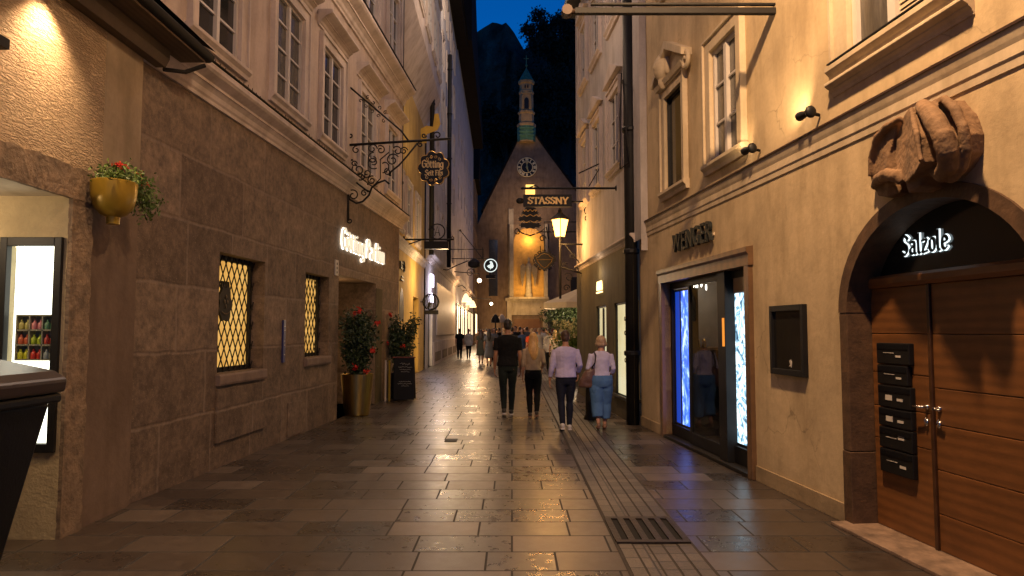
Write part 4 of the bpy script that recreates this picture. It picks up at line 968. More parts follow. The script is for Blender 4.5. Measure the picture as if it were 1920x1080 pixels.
for i,(px,py,Y,rx,rz,lb) in enumerate(((1040,75,138,7.0,7.5,'tall dark tree at the cliff edge, its crown against the blue sky'),(1085,120,140,6.5,8,'dark tree just right of the tall one, behind the white roofline'),(1005,175,136,4.6,6,'lower dark tree beside the church spire'),(1060,210,134,7,8,'dark tree low on the slope right of the turret'),(945,240,142,6,8,'dark bushy tree on the slope left of the turret'))):
    p = atY(px,py,Y); tree('hillside_tree', lb, (p.x,p.y,p.z-rz*1.6), rz*1.6, rx, rz, 9000, 40+i, 'night_leaf', .75, 'trees on the cliff behind the church', tr=.6)

# ================================================================== CREAM BUILDING (right, near)
B = thing('cream_building', 'cream plastered building with arched portal, ledge and moulded upper windows', 'building', FR(0,0,0))
AC, AW, AS, AR = -.90, 1.07, 1.80, .88      # portal arch: centre, half width, spring, rise (outer)
def arc(w, r, k=28, a0=0, a1=PI): return [(AC+w*math.cos(a0+(a1-a0)*i/k), AS+r*math.sin(a0+(a1-a0)*i/k)) for i in range(k+1)]
w = MB(FR); wall(w, -8, 6.24, 0, 3.42, [(AC-AW,AC+AW,0,2.70,0),(1.98,4.92,0.0,2.50,.16)])
o = arc(AW, AR)
for p, q in zip(o, o[1:]): w.quad((p[0],0,p[1]),(q[0],0,q[1]),(q[0],0,2.70),(p[0],0,2.70))
part('wall', w, M['cream'], B)
UWR = [(3.98,4.74),(2.12,2.92),(-1.12,-.08),(-3.6,-2.5)]
holes = [(a,b_,3.80,5.26,.08) for a,b_ in UWR[:2]] + [(a,b_,3.98,5.6,.08) for a,b_ in UWR[2:]] + [(a,b_,7.0,8.6,.08) for a,b_ in UWR]
w = MB(FR); wall(w, -8, 6.24, 3.42, 10.5, holes, n=-.01); part('upper_wall', w, M['cream'], B)
FRu = Frame(2.885,5.77,2.25,12.0); FRu.p = FRu.p - FRu.n*.01
window(B, FRu, 3.98, 4.74, 3.80, 5.26, .06, 1, 1, 'dark_window', sur=.13, trim='creamtrim', sm=.02, fm='black')
window(B, FRu, 2.12, 2.92, 3.80, 5.26, .06, 2, 3, 'curtain', sur=.15, trim='creamtrim', sm=.05)
window(B, FRu, -1.12, -.08, 3.98, 5.6, .06, 2, 2, 'curtain', sur=.2, trim='creamtrim', sm=.06)
window(B, FRu, -3.6, -2.5, 3.98, 5.6, .06, 2, 2, 'curtain', sur=.2, trim='creamtrim', sm=.06)
for a,b_ in UWR: window(B, FRu, a, b_, 7.0, 8.6, .06, 2, 3, 'dark_window', sur=.15, trim='creamtrim')
# blind slats and dark projecting sill plate on the large window
b = MB(FRu)
for i in range(26): b.box(-1.07,-.62,-.040,-.036,4.03+i*.045,4.055+i*.045)
part('blind_slats', b, M['creamtrim'], B)
part('sill_flashing', MB(FRu).box(-1.36,.15,.0,.10,3.985,3.995), M['iron'], B)
part('sill_moulding', cornice(FRu, -1.42, .21, 3.72, .12, .09), M['creamtrim'], B)
# ledge: dark cap and moulding under it
part('ledge', MB(FR).profile([(-.01,3.24),(.012,3.24),(.015,3.29),(.025,3.31),(.025,3.38),(.035,3.41),(.045,3.45),(.045,3.485),(-.01,3.50)], -8, 6.26), M['creamtrim'], B)
part('ledge_flashing', MB(FR).profile([(-.01,3.501),(.052,3.487),(.060,3.480),(.060,3.50),(-.01,3.53)], -8, 6.28), mat('brown_flashing', (.06,.03,.02), .5, .4), B)
for a, b_ in ((.19,1.85),(5.05,6.24)): part('base_band', MB(FR).box(a,b_,0,.02,0,.165), plaster('base_band_plaster', (.40,.30,.18), .3, .5), B, bevel=.004)
part('end_wall', MB(FR).quad((6.24,0,0),(6.24,-6,0),(6.24,-6,12),(6.24,0,10.5)), M['cream'], B)
part('rear_wall', MB(FR).quad((-8,-6,0),(6.24,-6,0),(6.24,-6,12),(-8,-6,12)).quad((-8,0,0),(-8,-6,0),(-8,-6,12),(-8,0,10.5)), M['cream'], B)
part('roof', MB(FR).quad((-8,.5,10.5),(6.3,.5,10.5),(6.3,-6,13),(-8,-6,13)), M['roof'], B)
# pediment over the far window
pp = [(5.02,5.50),(5.02,5.58),(4.36,6.02),(3.62,5.62),(3.62,5.52),(4.36,5.90)]
b = MB(FRu).prism(pp, 0, .16); b.prism([(3.7,5.56),(5.0,5.56),(4.36,5.88)], 0, .03); part('pediment', b, M['creamtrim'], B)
b = MB(FRu).profile([(0,5.42),(.10,5.42),(.13,5.49),(0,5.50)], 3.75, 4.97); part('pediment_base', b, M['creamtrim'], B)
b = MB(FRu); b.tube([(u,.08,z) for u,z in spiral((3.66,5.44), .13,.03, PI/2, 1.2)], .035, 7); part('volute', b, M['creamtrim'], B, smooth=True)
# portal
P = thing('arched_portal', 'brown stone arched portal with plank double door and dark glass lunette', 'portal', FR(AC,0,0))
IW, IR = .965, .785; D0 = -.20
b = MB(FR); oo, ii = arc(AW+.015, AR+.015), arc(IW, IR)
for k in range(len(oo)-1):
    b.quad((oo[k][0],.022,oo[k][1]),(oo[k+1][0],.022,oo[k+1][1]),(ii[k+1][0],.022,ii[k+1][1]),(ii[k][0],.022,ii[k][1]))
    b.quad((oo[k][0],.022,oo[k][1]),(oo[k+1][0],.022,oo[k+1][1]),(oo[k+1][0],-.01,oo[k+1][1]),(oo[k][0],-.01,oo[k][1]))
    b.quad((ii[k][0],.022,ii[k][1]),(ii[k+1][0],.022,ii[k+1][1]),(ii[k+1][0],D0-.1,ii[k+1][1]),(ii[k][0],D0-.1,ii[k][1]))
part('arch_ring', b, M['brownstone'], P)
for s_ in (1,-1):
    a, c2 = AC+s_*IW, AC+s_*(AW+.015)
    b = MB(FR).box(min(a,c2),max(a,c2),-.30,.022,0,.62).box(min(a,c2)+.004,max(a,c2)-.004,-.30,.018,.625,AS-.002)
    part('jamb', b, M['brownstone'], P, bevel=.006)
part('threshold', MB(FR).box(AC-IW-.05,AC+IW+.1,-.34,.16,0,.03), mat('pale_threshold', (.22,.15,.105), .7, var=.55, vs=7, bp=.4), P, bevel=.006)
L0, L1, MU = AC+IW, AC-IW, -.66
def leaf(u0, u1, zs, name):
    b = MB(FR)
    for z0, z1 in zip(zs, zs[1:]): b.box(u0,u1,D0-.05,D0,z0+.0022,z1-.0022)
    return part(name, b, M['door'], P, bevel=.005)
DL = leaf(MU+.03, L0-.002, [.03,.75,1.02,1.30,1.62,2.0], 'door_leaf')
DR = leaf(L1+.002, MU-.005, [.03,.30,.62,.95,1.22,1.62,2.0], 'door_leaf')
part('door_backing', MB(FR).quad((L1,D0-.051,.03),(L0,D0-.051,.03),(L0,D0-.051,2.0),(L1,D0-.051,2.0)), M['black'], P)
part('meeting_strip', MB(FR).box(MU-.004,MU+.029,D0-.03,D0+.018,.03,2.0), wood('dark_strip_oak', (.06,.025,.01), (1,2,None)), P, bevel=.004)
part('transom_bar', MB(FR).profile([(D0-.06,2.0),(D0+.03,2.0),(D0+.05,2.03),(D0+.05,2.075),(D0+.02,2.10),(D0-.06,2.10)], L1, L0), M['door'], P)
part('lunette_glass', MB(FR).prism([(L0,2.10),(L0,AS+.02)][:1] + [(u, z) for u, z in arc(IW-.002, IR-.002) if z > 2.10] + [(L1,2.10)], D0-.05, D0-.04), M['smoke_glass'], P)
b = MB(FR); 
for (u, sgn) in ((MU+.075, 1), (MU-.055, -1)):
    b.tube([(u,D0,1.07),(u,D0+.06,1.07)], .011, 8).tube([(u,D0+.058,1.07),(u+.075*sgn,D0+.062,1.068)], .0095, 8).lathe((u,D0+.0,1.055), [(.02,0),(.02,.03)], 12)
    b.tube([(u,D0+.004,.98),(u,D0+.012,.93)], .014, 8).tube([(u+.0,D0+.014,.995),(u,D0+.03,.97),(u,D0+.014,.93)], .005, 6)
part('door_handles', b, M['chrome'], P, smooth=True)
# mailboxes
T = thing('mailbox_column', 'column of six black mailboxes fixed on the left door leaf', 'mailboxes', FR(-.25,D0,.5), )
zz = [1.55,1.37,1.205,1.02,.865,.69,.49]
for i in range(6):
    w_ = .0 if i != 1 else .03
    x = part('mailbox', MB(FR).box(-.46+w_,-.06,D0+.001,D0+.045,zz[i+1]+.006,zz[i]-.004), M['black'], T, bevel=.006)
    part('flap', MB(FR).box(-.45+w_,-.07,D0+.045,D0+.05,zz[i]-.055,zz[i]-.012), M['bin'], x, bevel=.002)
    pl = MB(FR)
    k = i
    def lab(u0,u1,z0,z1): pl.box(u0,u1,D0+.0455,D0+.0485,z0,z1)
    m_ = (zz[i]+zz[i+1])/2
    if i in (0,1): lab(-.36,-.30,m_-.028,m_-.012)
    if i in (2,3): lab(-.24,-.16,m_-.03,m_+.012); lab(-.37,-.30,m_-.028,m_-.008)
    if i == 2: lab(-.37,-.30,m_+.062,m_+.074)
    if i == 4: lab(-.37,-.30,m_+.03,m_+.046); lab(-.37,-.30,m_+.003,m_+.019)
    if i == 5: lab(-.37,-.30,m_+.07,m_+.082); lab(-.38,-.31,m_-.03,m_-.01)
    if i in (0,1,4,5): lab(-.28,-.15,m_+.004,m_+.008)
    part('name_label', pl, M['paper'], x)
# lunette lettering
T = thing('lunette_lettering', 'backlit gothic letters in the dark arched lunette', 'sign', FR(-.58,D0,2.25))
b = MB(FR); pen(b, 'Salzole', (-.33, 2.25), -1.0, 1, .092, .17, 35, .08, D0-.022, D0-.014, space=.13); part('letters', b, M['black'], T)
b = MB(FR); pen(b, 'Salzole', (-.33, 2.25), -1.0, 1, .092, .17, 35, .08, D0-.034, D0-.026, grow=.055, space=.13); part('backlight', b, M['e_cool'], T)

# carved sandstone figure above the portal
def remesh(mb, name, voxel, smooth=3, disp=None, off=Vector((0,0,0))):
    me = bpy.data.meshes.new(name); me.from_pydata([tuple(v-off) for v in mb.v], [], mb.F)
    bm = bmesh.new(); bm.from_mesh(me); bmesh.ops.recalc_face_normals(bm, faces=bm.faces); bm.to_mesh(me); bm.free()
    o = bpy.data.objects.new(name, me); COL.objects.link(o)
    r = o.modifiers.new('r', 'REMESH'); r.mode = 'VOXEL'; r.voxel_size = voxel
    s = o.modifiers.new('s', 'SMOOTH'); s.iterations = smooth; s.factor = .5
    if disp:
        for (sc, st) in disp:
            t = bpy.data.textures.new('c', 'CLOUDS'); t.noise_scale = sc; t.noise_depth = 3
            d = o.modifiers.new('d', 'DISPLACE'); d.texture = t; d.strength = st; d.mid_level = .5
    dg = bpy.context.evaluated_depsgraph_get(); m2 = bpy.data.meshes.new_from_object(o.evaluated_get(dg)); bpy.data.objects.remove(o)
    m2.name = name
    for p in m2.polygons: p.use_smooth = True
    return m2
def meshpart(name, me, mt, parent):
    me.materials.clear(); me.materials.append(mt); o = bpy.data.objects.new(name, me); COL.objects.link(o); o.parent = parent; ORG[o.name] = ORG.get(parent.name, Vector((0,0,0))); return o
SB = Vector(FR(-1.15,.1,2.6))
def sp_(px,py,off=.16): return FR.uz(1632+(px-1632)*.90,py,off)
b = MB(FR)
def slab(pts, n0, n1): b.prism([sp_(*p) for p in pts], n0, n1)
def patch(loop, centre):
    """stone lobe: outline points (px,py,n) raised to a centre point, with a flat back"""
    def P(q): u, z = sp_(q[0], q[1], q[2]); return (u, q[2], z)
    f = [b.V(*P(q)) for q in loop]; c = b.V(*P(centre)); k = [b.V(P(q)[0], -.03, P(q)[2]) for q in loop]
    for a in range(len(loop)):
        e = (a+1) % len(loop); b.F.append([f[a], f[e], c]); b.F.append([f[e], f[a], k[a], k[e]])
    b.F.append(k[::-1])
def T3(px,py,n): u,z = sp_(px,py,n); return (u,n,z)
# left cupped shell
patch([(1634,345,.06),(1632,305,.07),(1638,275,.09),(1652,248,.10),(1672,232,.11),(1692,222,.12),(1702,235,.06),(1704,290,.05),(1702,340,.06),(1690,362,.10),(1668,371,.12),(1648,366,.09)], (1668,300,.15))
b.tube([T3(1640,350,.10),T3(1652,335,.15),T3(1668,327,.19),T3(1686,330,.20),T3(1698,342,.18)], [.03,.045,.05,.045,.03], 10)
b.tube([T3(1634,330,.08),T3(1634,295,.10),T3(1646,258,.13),T3(1668,236,.15),T3(1694,222,.16)], [.02,.028,.03,.028,.02], 8)
# middle leaf: shaded hollow cheek, bright outer cheek, sharp ridge between
patch([(1716,202,.20),(1702,215,.15),(1690,245,.12),(1684,290,.12),(1687,330,.16),(1706,343,.22),(1724,325,.30),(1737,304,.34),(1730,255,.33),(1722,225,.28)], (1706,275,.17))
patch([(1716,202,.20),(1722,225,.28),(1730,255,.33),(1737,304,.34),(1724,325,.30),(1706,343,.22),(1712,362,.20),(1735,350,.20),(1752,318,.18),(1762,275,.14),(1755,240,.14),(1738,210,.16)], (1742,268,.24))
b.tube([T3(1716,204,.21),T3(1728,250,.33),T3(1737,302,.345)], [.014,.018,.016], 8)
# right: broad strap curling down into a loop, and the rimmed disc behind it
patch([(1768,188,.10),(1790,188,.13),(1812,212,.14),(1828,250,.14),(1832,285,.12),(1820,312,.10),(1802,330,.10),(1796,300,.12),(1786,258,.12),(1772,225,.10)], (1808,262,.17))
b.tube([T3(1766,192,.14),T3(1785,186,.17),T3(1808,204,.18),T3(1826,240,.18),T3(1833,280,.16),T3(1824,312,.14),T3(1802,332,.13),T3(1780,332,.12)], [.022,.03,.032,.034,.034,.034,.04,.03], 10)
b.tube([T3(1740,198,.18),T3(1752,206,.24),T3(1768,230,.28),T3(1783,256,.28),T3(1794,284,.26),T3(1794,310,.22),T3(1782,326,.18),T3(1768,318,.15),T3(1764,300,.13)], [.045,.06,.065,.065,.062,.06,.055,.045,.03], 12)
me = remesh(b, 'carved_stone_relief', .008, 3, [(.15,.018),(.03,.006)], SB)
o = bpy.data.objects.new('carved_stone_relief', me); COL.objects.link(o); o.location = SB; me.materials.append(M['carved'])
tag(o, 'weathered brown sandstone carving of folded forms above the arched portal', 'sculpture')

# black wall plaque
T = thing('wall_showcase', 'black framed glass wall case between the shop door and the portal', 'showcase', FR(1.06,0,1.2))
part('case_frame', MB(FR).box(.735,.785,0,.05,1.2,1.9).box(1.355,1.405,0,.05,1.2,1.9).box(.785,1.355,0,.05,1.84,1.9).box(.785,1.355,0,.05,1.2,1.26), M['black'], T, bevel=.004)
x = part('case_glass', MB(FR).box(.785,1.355,.0,.022,1.26,1.84), M['dark_window'], T)
part('case_emblem', MB(FR).prism([(1.0,1.33),(1.02,1.36),(1.05,1.345),(1.03,1.31),(1.06,1.29),(1.03,1.295),(1.01,1.28)], .023, .026), M['paper'], T)

# WENGER shopfront
S = thing('wooden_shopfront', 'brown wooden shopfront with glass doors and two glowing blue-white displays', 'shopfront', FR(3.45,0,0))
for a, b_ in ((1.86,1.98),(4.92,5.04)): part('frame_post', MB(FR).box(a,b_,-.16,.055,0,2.5), M['frame_wood'], S, bevel=.006)
part('head_beam', MB(FR).profile([(-.16,2.38),(.06,2.38),(.06,2.50),(.085,2.53),(.085,2.585),(-.01,2.60),(-.01,2.5),(-.16,2.5)], 1.84, 5.06), M['frame_wood'], S)
part('floor_sill', MB(FR).box(1.98,4.92,-.16,.05,0,.045), M['iron'], S, bevel=.004)
def door(u0,u1,n,stile,nm='glass_door',m='black',kick=.16):
    d = part(nm, MB(FR).box(u0,u0+stile,n-.04,n,.05,2.38).box(u1-stile,u1,n-.04,n,.05,2.38).box(u0+stile,u1-stile,n-.04,n,2.28,2.38).box(u0+stile,u1-stile,n-.04,n,.05,.05+kick), M[m], S, bevel=.003)
    part('glass_pane', MB(FR).quad((u0+stile,n-.02,.05+kick),(u1-stile,n-.02,.05+kick),(u1-stile,n-.02,2.28),(u0+stile,n-.02,2.28)), M['glass'], d); return d
door(4.02,4.92,-.09,.06); door(2.88,4.04,-.05,.06)
part('centre_post', MB(FR).box(2.64,2.87,-.13,.0,.05,2.38), M['black'], S, bevel=.003)
d3 = door(1.98,2.80,-.09,.05, kick=.2)
part('amber_strip', MB(FR).box(2.66,2.72,.001,.006,1.45,1.80), emit('amber_reflection', (1,.35,.04), .8), S)  # orange reflection on the post, put in as a glowing strip
part('transom_panel', MB(FR).box(2.06,2.54,-.125,-.07,2.10,2.279), M['frame_wood'], S)
# backlit displays behind the glass
def disp(name, label, u0, u1, n, z0, z1, mt, parent=None):
    T = thing(name, label, 'display', FR((u0+u1)/2,n,z0))
    part('lit_graphic', MB(FR).quad((u0,n,z0),(u1,n,z0),(u1,n,z1),(u0,n,z1)), mt, T)
    part('display_case', MB(FR).box(u0-.03,u0-.001,n-.1,n+.01,z0-.03,z1+.03).box(u1+.001,u1+.03,n-.1,n+.01,z0-.03,z1+.03).box(u0-.03,u1+.03,n-.12,n-.1,z0-.03,z1+.03).box(u0,u1,n-.1,n+.01,z1,z1+.03).box(u0,u1,n-.1,n+.01,z0-.03,z0), M['black'], T); return T
blue = emit_pattern('blue_white_print', [(.34,(.01,.05,.5)),(.50,(.04,.14,.85)),(.58,(.35,.5,1)),(.70,(.9,.95,1))], 2.6, 2.6, 1.6, (1,1.6,1))
whiteg = emit_pattern('white_grey_print', [(.36,(.01,.03,.06)),(.46,(.15,.30,.42)),(.54,(.7,.82,.9)),(.72,(1,.95,.88))], 2.8, 4.5, 2.0, (1,1,1))
disp('blue_display', 'tall glowing display with blue and white print behind the far door glass', 4.24, 4.60, -.148, .24, 2.24, blue)
disp('white_display', 'tall glowing display with white and grey print behind the near door glass', 2.06, 2.90, -.148, .28, 2.10, whiteg)
disp('blue_edge_light', 'narrow deep blue glowing panel at the far side of the blue display', 4.64, 4.86, -.15, .24, 2.24, emit('deep_blue_light', (.01,.07,.6), .9))
# interior
w = MB(FR); 
w.quad((1.6,-3.2,0),(5.4,-3.2,0),(5.4,-3.2,2.9),(1.6,-3.2,2.9)).quad((1.6,-.17,0),(1.6,-3.2,0),(1.6,-3.2,2.9),(1.6,-.17,2.9)).quad((5.4,-.17,0),(5.4,-3.2,0),(5.4,-3.2,2.9),(5.4,-.17,2.9)).quad((1.6,-.17,2.9),(5.4,-.17,2.9),(5.4,-3.2,2.9),(1.6,-3.2,2.9))
part('shop_interior', w, M['interior'], S)
t = thing('shop_counter', 'dark sales counter inside the glass shop doors', 'counter', FR(5.1,-.8,0))
part('counter_body', MB(FR).box(4.95,5.39,-1.6,-.40,.0,1.34), M['black'], t, bevel=.01); part('counter_top', MB(FR).box(4.92,5.39,-1.62,-.38,1.34,1.38), M['frame_wood'], t, bevel=.005)
t = thing('wall_screen', 'small lit screen with a pale sky picture inside the shop', 'screen', FR(5.36,-.62,1.6))
part('screen_face', MB(FR).box(5.352,5.36,-.66,-.56,1.74,1.95), emit('screen_picture', (.35,.75,.9), 1.1), t); part('screen_case', MB(FR).box(5.361,5.385,-.69,-.53,1.70,1.99), M['black'], t)
t = thing('ceiling_light_cluster', 'cluster of small bright hanging lights inside the shop', 'lamp', FR(5.1,-.6,2.3))
b = MB(FR); rnd = random.Random(4)
for i in range(16): b.ell((4.9+rnd.random()*.35,-.45-rnd.random()*.32,2.32+rnd.random()*.2), (.014,.014,.05), 6, 5)
part('bulbs', b, emit('white_bulbs', (1,.92,.8), 5), t); part('ceiling_rod', MB(FR).tube([(5.1,-.62,2.5),(5.1,-.62,2.88)], .012), M['iron'], t)
lamp('POINT', 'shop_cluster_light', FR(4.75,-.65,2.2), SOFT, 6, .1)
for i,(u,n_) in enumerate(((5.02,-.50),(5.08,-.56),(5.15,-.62),(5.2,-.54),(5.0,-.66))):
    b = MB(FR).lathe((u,n_,1.381), [(.03,0),(.035,.04),(.02,.07),(.03,.11),(.001,.14)], 10)
    solo('counter_ornament', b, M['gold'], 'small golden ornament standing on the dark shop counter', 'ornament', 'golden ornaments on the shop counter', smooth=2)
t = thing('door_letters', 'dark block letters reading the shop name above the wooden shopfront', 'sign', FR(3.6,.06,2.8))
b = font_mb(FR, 'WENGER', 4.35, 2.79, .045, .27, .022, -1, 1.47); part('letters', b, M['letter'], t)
part('mounting_rail', MB(FR).box(2.9,4.34,0.001,.02,2.86,2.90), M['creamtrim'], t)
# wall spotlights on the ledge
for i,(px,py,lb) in enumerate(((1510,213,'black twin-head wall spotlight, the nearer one above the ledge'),(1403,280,'black twin-head wall spotlight, the farther one above the ledge'))):
    u, z = FR.uz(px,py,.12); T = thing('wall_spotlight', lb, 'lamp', FR(u,0,z), 'spotlights above the ledge')
    part('wall_bracket', MB(FR).tube([(u-.03,.0,z-.02),(u-.03,.10,z)], .016).ell((u-.055,.10,z), (.03,.055,.058), 12, 8), M['black'], T, smooth=True)
    b = MB(FR); b.tube([(u-.01,.11,z),(u+.05,.11,z+.005),(u+.12,.11,z+.01)], [.022,.038,.045], 14); part('lamp_head', b, M['black'], T, smooth=2)
    part('bulb', MB(FR).tube([(u+.121,.11,z+.01),(u+.124,.11,z+.0102)], .034, 12), M['e_bulb'], T)
    lamp('SPOT', 'wall_spot_light', FR(u+.15,.20,z+.03), (1,.64,.32), (32 if i == 0 else 9), .03, FR(u+.9,-.02,z+.9), 140, 1)
# horizontal sign pole at the top right, seen nearly end on
Yp = 7.0; X2 = XF(Yp); p0 = atY(1063,20,Yp); p1 = atY(1455,10,Yp); z0 = p0.z-.02
T = thing('sign_pole', 'long dark double-bar sign pole with a round disc end, high over the street', 'sign pole', (p1.x, Yp, z0))
part('bars', MB(X2).box(p0.x+.08,p1.x+.05,-.03,.03,z0-.02,z0+.045).box(p0.x+.25,p1.x+.05,-.02,.02,z0+.075,z0+.10).box(p1.x-.01,p1.x+.03,-.03,.03,z0-.10,z0+.22), M['iron'], T, bevel=.005)
part('end_disc', MB(X2).tube([(p0.x,0.06,z0+.01),(p0.x,-.06,z0+.01)], .055, 20).tube([(p0.x+.05,0,z0+.01),(p0.x+.1,0,z0+.01)], .03, 8), mat('rusty_disc', (.045,.022,.011), .5, .3), T)
# stone mask at the building end
T = thing('stone_mask', 'pale carved stone mask and scroll at the far corner of the cream facade', 'relief', FR(5.0,.1,5.6))
u, z = FR.uz(1238,128,.12)
b = MB(FR); b.ell((u,.10,z), (.14,.13,.20), 14, 10).ell((u-.02,.20,z+.0),(.03,.05,.06)).ell((u,.17,z-.09),(.07,.05,.025)).ell((u+.05,.17,z+.06),(.035,.03,.02)).ell((u-.06,.17,z+.06),(.035,.03,.02)).ell((u,.08,z-.22),(.07,.08,.12)).ell((u,.06,z+.17),(.17,.1,.08)).ell((u+.13,.05,z),(.05,.06,.14)).ell((u-.13,.05,z),(.05,.06,.14))
meshpart('mask', remesh(b, 'mask', .012, 3, None, Vector(ORG[T.name])), M['creamtrim'], T)

# ================================================================== OLIVE-FRONTED BUILDING
B = thing('olive_fronted_building', 'white old facade over a dark olive-rendered shop front, beyond the drainpipe', 'building', FO(0,0,0))
holes = [(.18,1.58,.42,2.18,.15),(2.35,3.45,.42,2.18,.15)]
w = MB(FO); wall(w, -.05, 6.2, 0, 3.2, holes, n=.03); part('shop_wall', w, M['olive'], B)
UO = [(1.0,1.9),(2.9,3.8),(4.6,5.4)]
H4 = [(a,b_,z,z+1.5,.15) for a,b_ in UO for z in (4.9,7.9)]
w = MB(FO); wall(w, -.5, 6.2, 3.2, 10.5, H4, n=0); part('upper_wall', w, M['lilac'], B)
for h_ in H4:
    window(B, FO, h_[0],h_[1],h_[2],h_[3], .06, 2, 3, 'dark_window', sur=.13, trim='trim')
    part('hood_pediment', MB(FO).prism([(h_[0]-.25,h_[3]+.28),(h_[1]+.25,h_[3]+.28),((h_[0]+h_[1])/2,h_[3]+.6)], 0, .12), M['trim'], B)
part('ledge', cornice(FO, -.05, 6.22, 3.2, .16, .09), M['trim'], B)
part('corner_wall', MB(FO).quad((6.2,.03,0),(6.2,-4,0),(6.2,-4,10.5),(6.2,.03,10.5)), M['lilac'], B)
part('end_wall', MB(FO).quad((-.5,0,3),(-.5,-6,3),(-.5,-6,10.5),(-.5,0,10.5)), M['lilac'], B)
part('eaves', MB(FO).box(-.5,6.5,-.5,.35,10.3,10.5), M['iron'], B); part('roof', MB(FO).quad((-.5,.35,10.51),(6.5,.35,10.51),(6.5,-6,14),(-.5,-6,14)), M['roof'], B)
for i,(a,b_,c,d,e) in enumerate(holes):
    f = part('shop_window', MB(FO).box(a,a+.03,-.04,.0,c,d).box(b_-.03,b_,-.04,.0,c,d).box(a+.03,b_-.03,-.04,.0,d-.04,d).box(a-.03,b_+.03,-.34,.07,c-.06,c).box(a+.50,a+.56,-.04,.0,c,d-.05), M['brass'] if i==9 else M['black'], B, bevel=.004)
    part('lit_back', MB(FO).quad((a,-.045,c),(b_,-.045,c),(b_,-.045,d),(a,-.045,d)), emit_pattern('pale_gold_window%d' % i, [(.2,(.75,.55,.22)),(.5,(1,.80,.42)),(.8,(1,.92,.62))], 1.1, 1.2, .4), f)
    part('glass_pane', MB(FO).quad((a+.03,-.012,c),(b_-.03,-.012,c),(b_-.03,-.012,d-.04),(a+.03,-.012,d-.04)), M['glass'], f)
T = thing('flame_wall_sign', 'small glowing cut-out sign on the olive wall above the shop window', 'sign', FO(3.0,.05,2.5))
b = MB(FO).box(2.6,3.2,.05,.08,2.46,2.49)
for q in range(4): b.prism([(2.62+q*.15,2.52),(2.71+q*.15,2.52),(2.73+q*.15,2.6),(2.67+q*.15,2.72),(2.63+q*.15,2.62)], .05, .08)
part('cut_out', b, emit('warm_sign_light', (1,.66,.28), 3), T)
lamp('POINT', 'flame_sign_light', FO(2.95,.25,2.9), SOFT, 8, .08)
T = thing('corner_drainpipe', 'thick dark drainpipe between the cream facade and the olive shop front', 'drainpipe', FR(6.33,.1,0))
part('pipe', MB(FR).tube([(6.36,.12,.0),(6.36,.12,10)], .115, 16), M['iron'], T, smooth=True)
b = MB(FR)
for z in (1.2,3.0,5.2,7.4): b.lathe((6.36,.12,z), [(.13,0),(.145,.02),(.145,.07),(.13,.09)], 14)
part('pipe_collars', b, M['black'], T); part('bracket_loop', MB(FR).tube([(6.36,.25,6.1),(6.2,.28,6.1),(6.05,.27,5.1),(6.1,.2,4.6),(6.45,.28,4.55),(6.5,.26,5.5),(6.4,.25,6.3)], .014, 6), M['iron'], T)
b = MB(FR)
for z in (1.85,1.6,1.12): b.tube([(6.36+.035*math.cos(a),.245,z+.035*math.sin(a)) for a in [2*PI*i/12 for i in range(13)]], .007, 5)
part('clamp_rings', b, M['chrome'], T)
# bollard at the corner
p = gnd(1107,787); b = MB().lathe((p.x,p.y,0), [(.13,0),(.12,.05),(.09,.10),(.085,.75),(.10,.78),(.10,.83),(.06,.9),(.01,.92)], 16)
solo('bollard', b, M['black'], 'dark bollard standing behind the woman with the brown bag', 'bollard', smooth=2)

# right-hand terrace of houses past the corner
FB = Frame(2.35,18.35,.112*70,70)
B = thing('right_row_building', 'plain dim facade past the corner, showing only as a lit sliver', 'building', FB(0,0,0))
part('wall', MB(FB).box(0,52,-6,0,0,12), M['lilac'], B); part('roof', MB(FB).box(-.2,52.2,-6,.5,12,12.4), M['roof'], B)
for a in (2,6,10,14,20,26,34,42): part('window', MB(FB).box(a,a+1.2,0,.03,5.2,7), M['dark_window'], B)

# ================================================================== STREET LANTERN and hanging signs (right)
Y = 17.4; X2 = XF(Y)
def q3(px,py,Y=17.4): p = atY(px,py,Y); return (p.x,0,p.z)
T = thing('street_lantern', 'lit four-sided street lantern with warm glass on a scrolled wall bracket', 'lantern', q3(1050,560)[:1]+(Y,)+q3(1050,560)[2:])
lc = q3(1050,425); lx_ = lc[0]; zt, zb = q3(1050,412)[2], q3(1050,444)[2]
def frustum(r0, r1, z0, z1): return MB(X2).loft([(lx_,0,z0,r0,r0),(lx_,0,z1,r1,r1)], 4)
part('lit_glass', frustum(.12, .215, zb, zt), M['e_lamp'], T)
part('cap', MB(X2).loft([(lx_,0,zt+.001,.27,.27),(lx_,0,zt+.02,.27,.27),(lx_,0,zt+.14,.10,.10),(lx_,0,zt+.20,.05,.05),(lx_,0,zt+.24,.05,.05),(lx_,0,zt+.30,.012,.012)], 4), M['iron'], T)
b = MB(X2)
for k in range(4):
    a = k*PI/2; b.tube([(lx_+.125*math.cos(a),.125*math.sin(a),zb),(lx_+.22*math.cos(a),.22*math.sin(a),zt)], .012, 5)
b.loft([(lx_,0,zb-.03,.10,.10),(lx_,0,zb-.001,.13,.13)], 4).tube([(lx_,0,zb-.03),(lx_,0,q3(1050,560)[2])], .03, 8)
part('lantern_frame', b, M['iron'], T)
wx_ = 1.88; b = MB(X2)
zz_ = q3(1050,458)[2]; b.tube([(lx_,0,zz_),(wx_,0,zz_)], .022, 8); z2 = q3(1050,500)[2]; b.tube([(lx_,0,z2),(wx_,0,q3(1,515)[2])], .018, 6).tube([(lx_+.12,0,zz_),(wx_,0,z2-.1)], .015, 6)
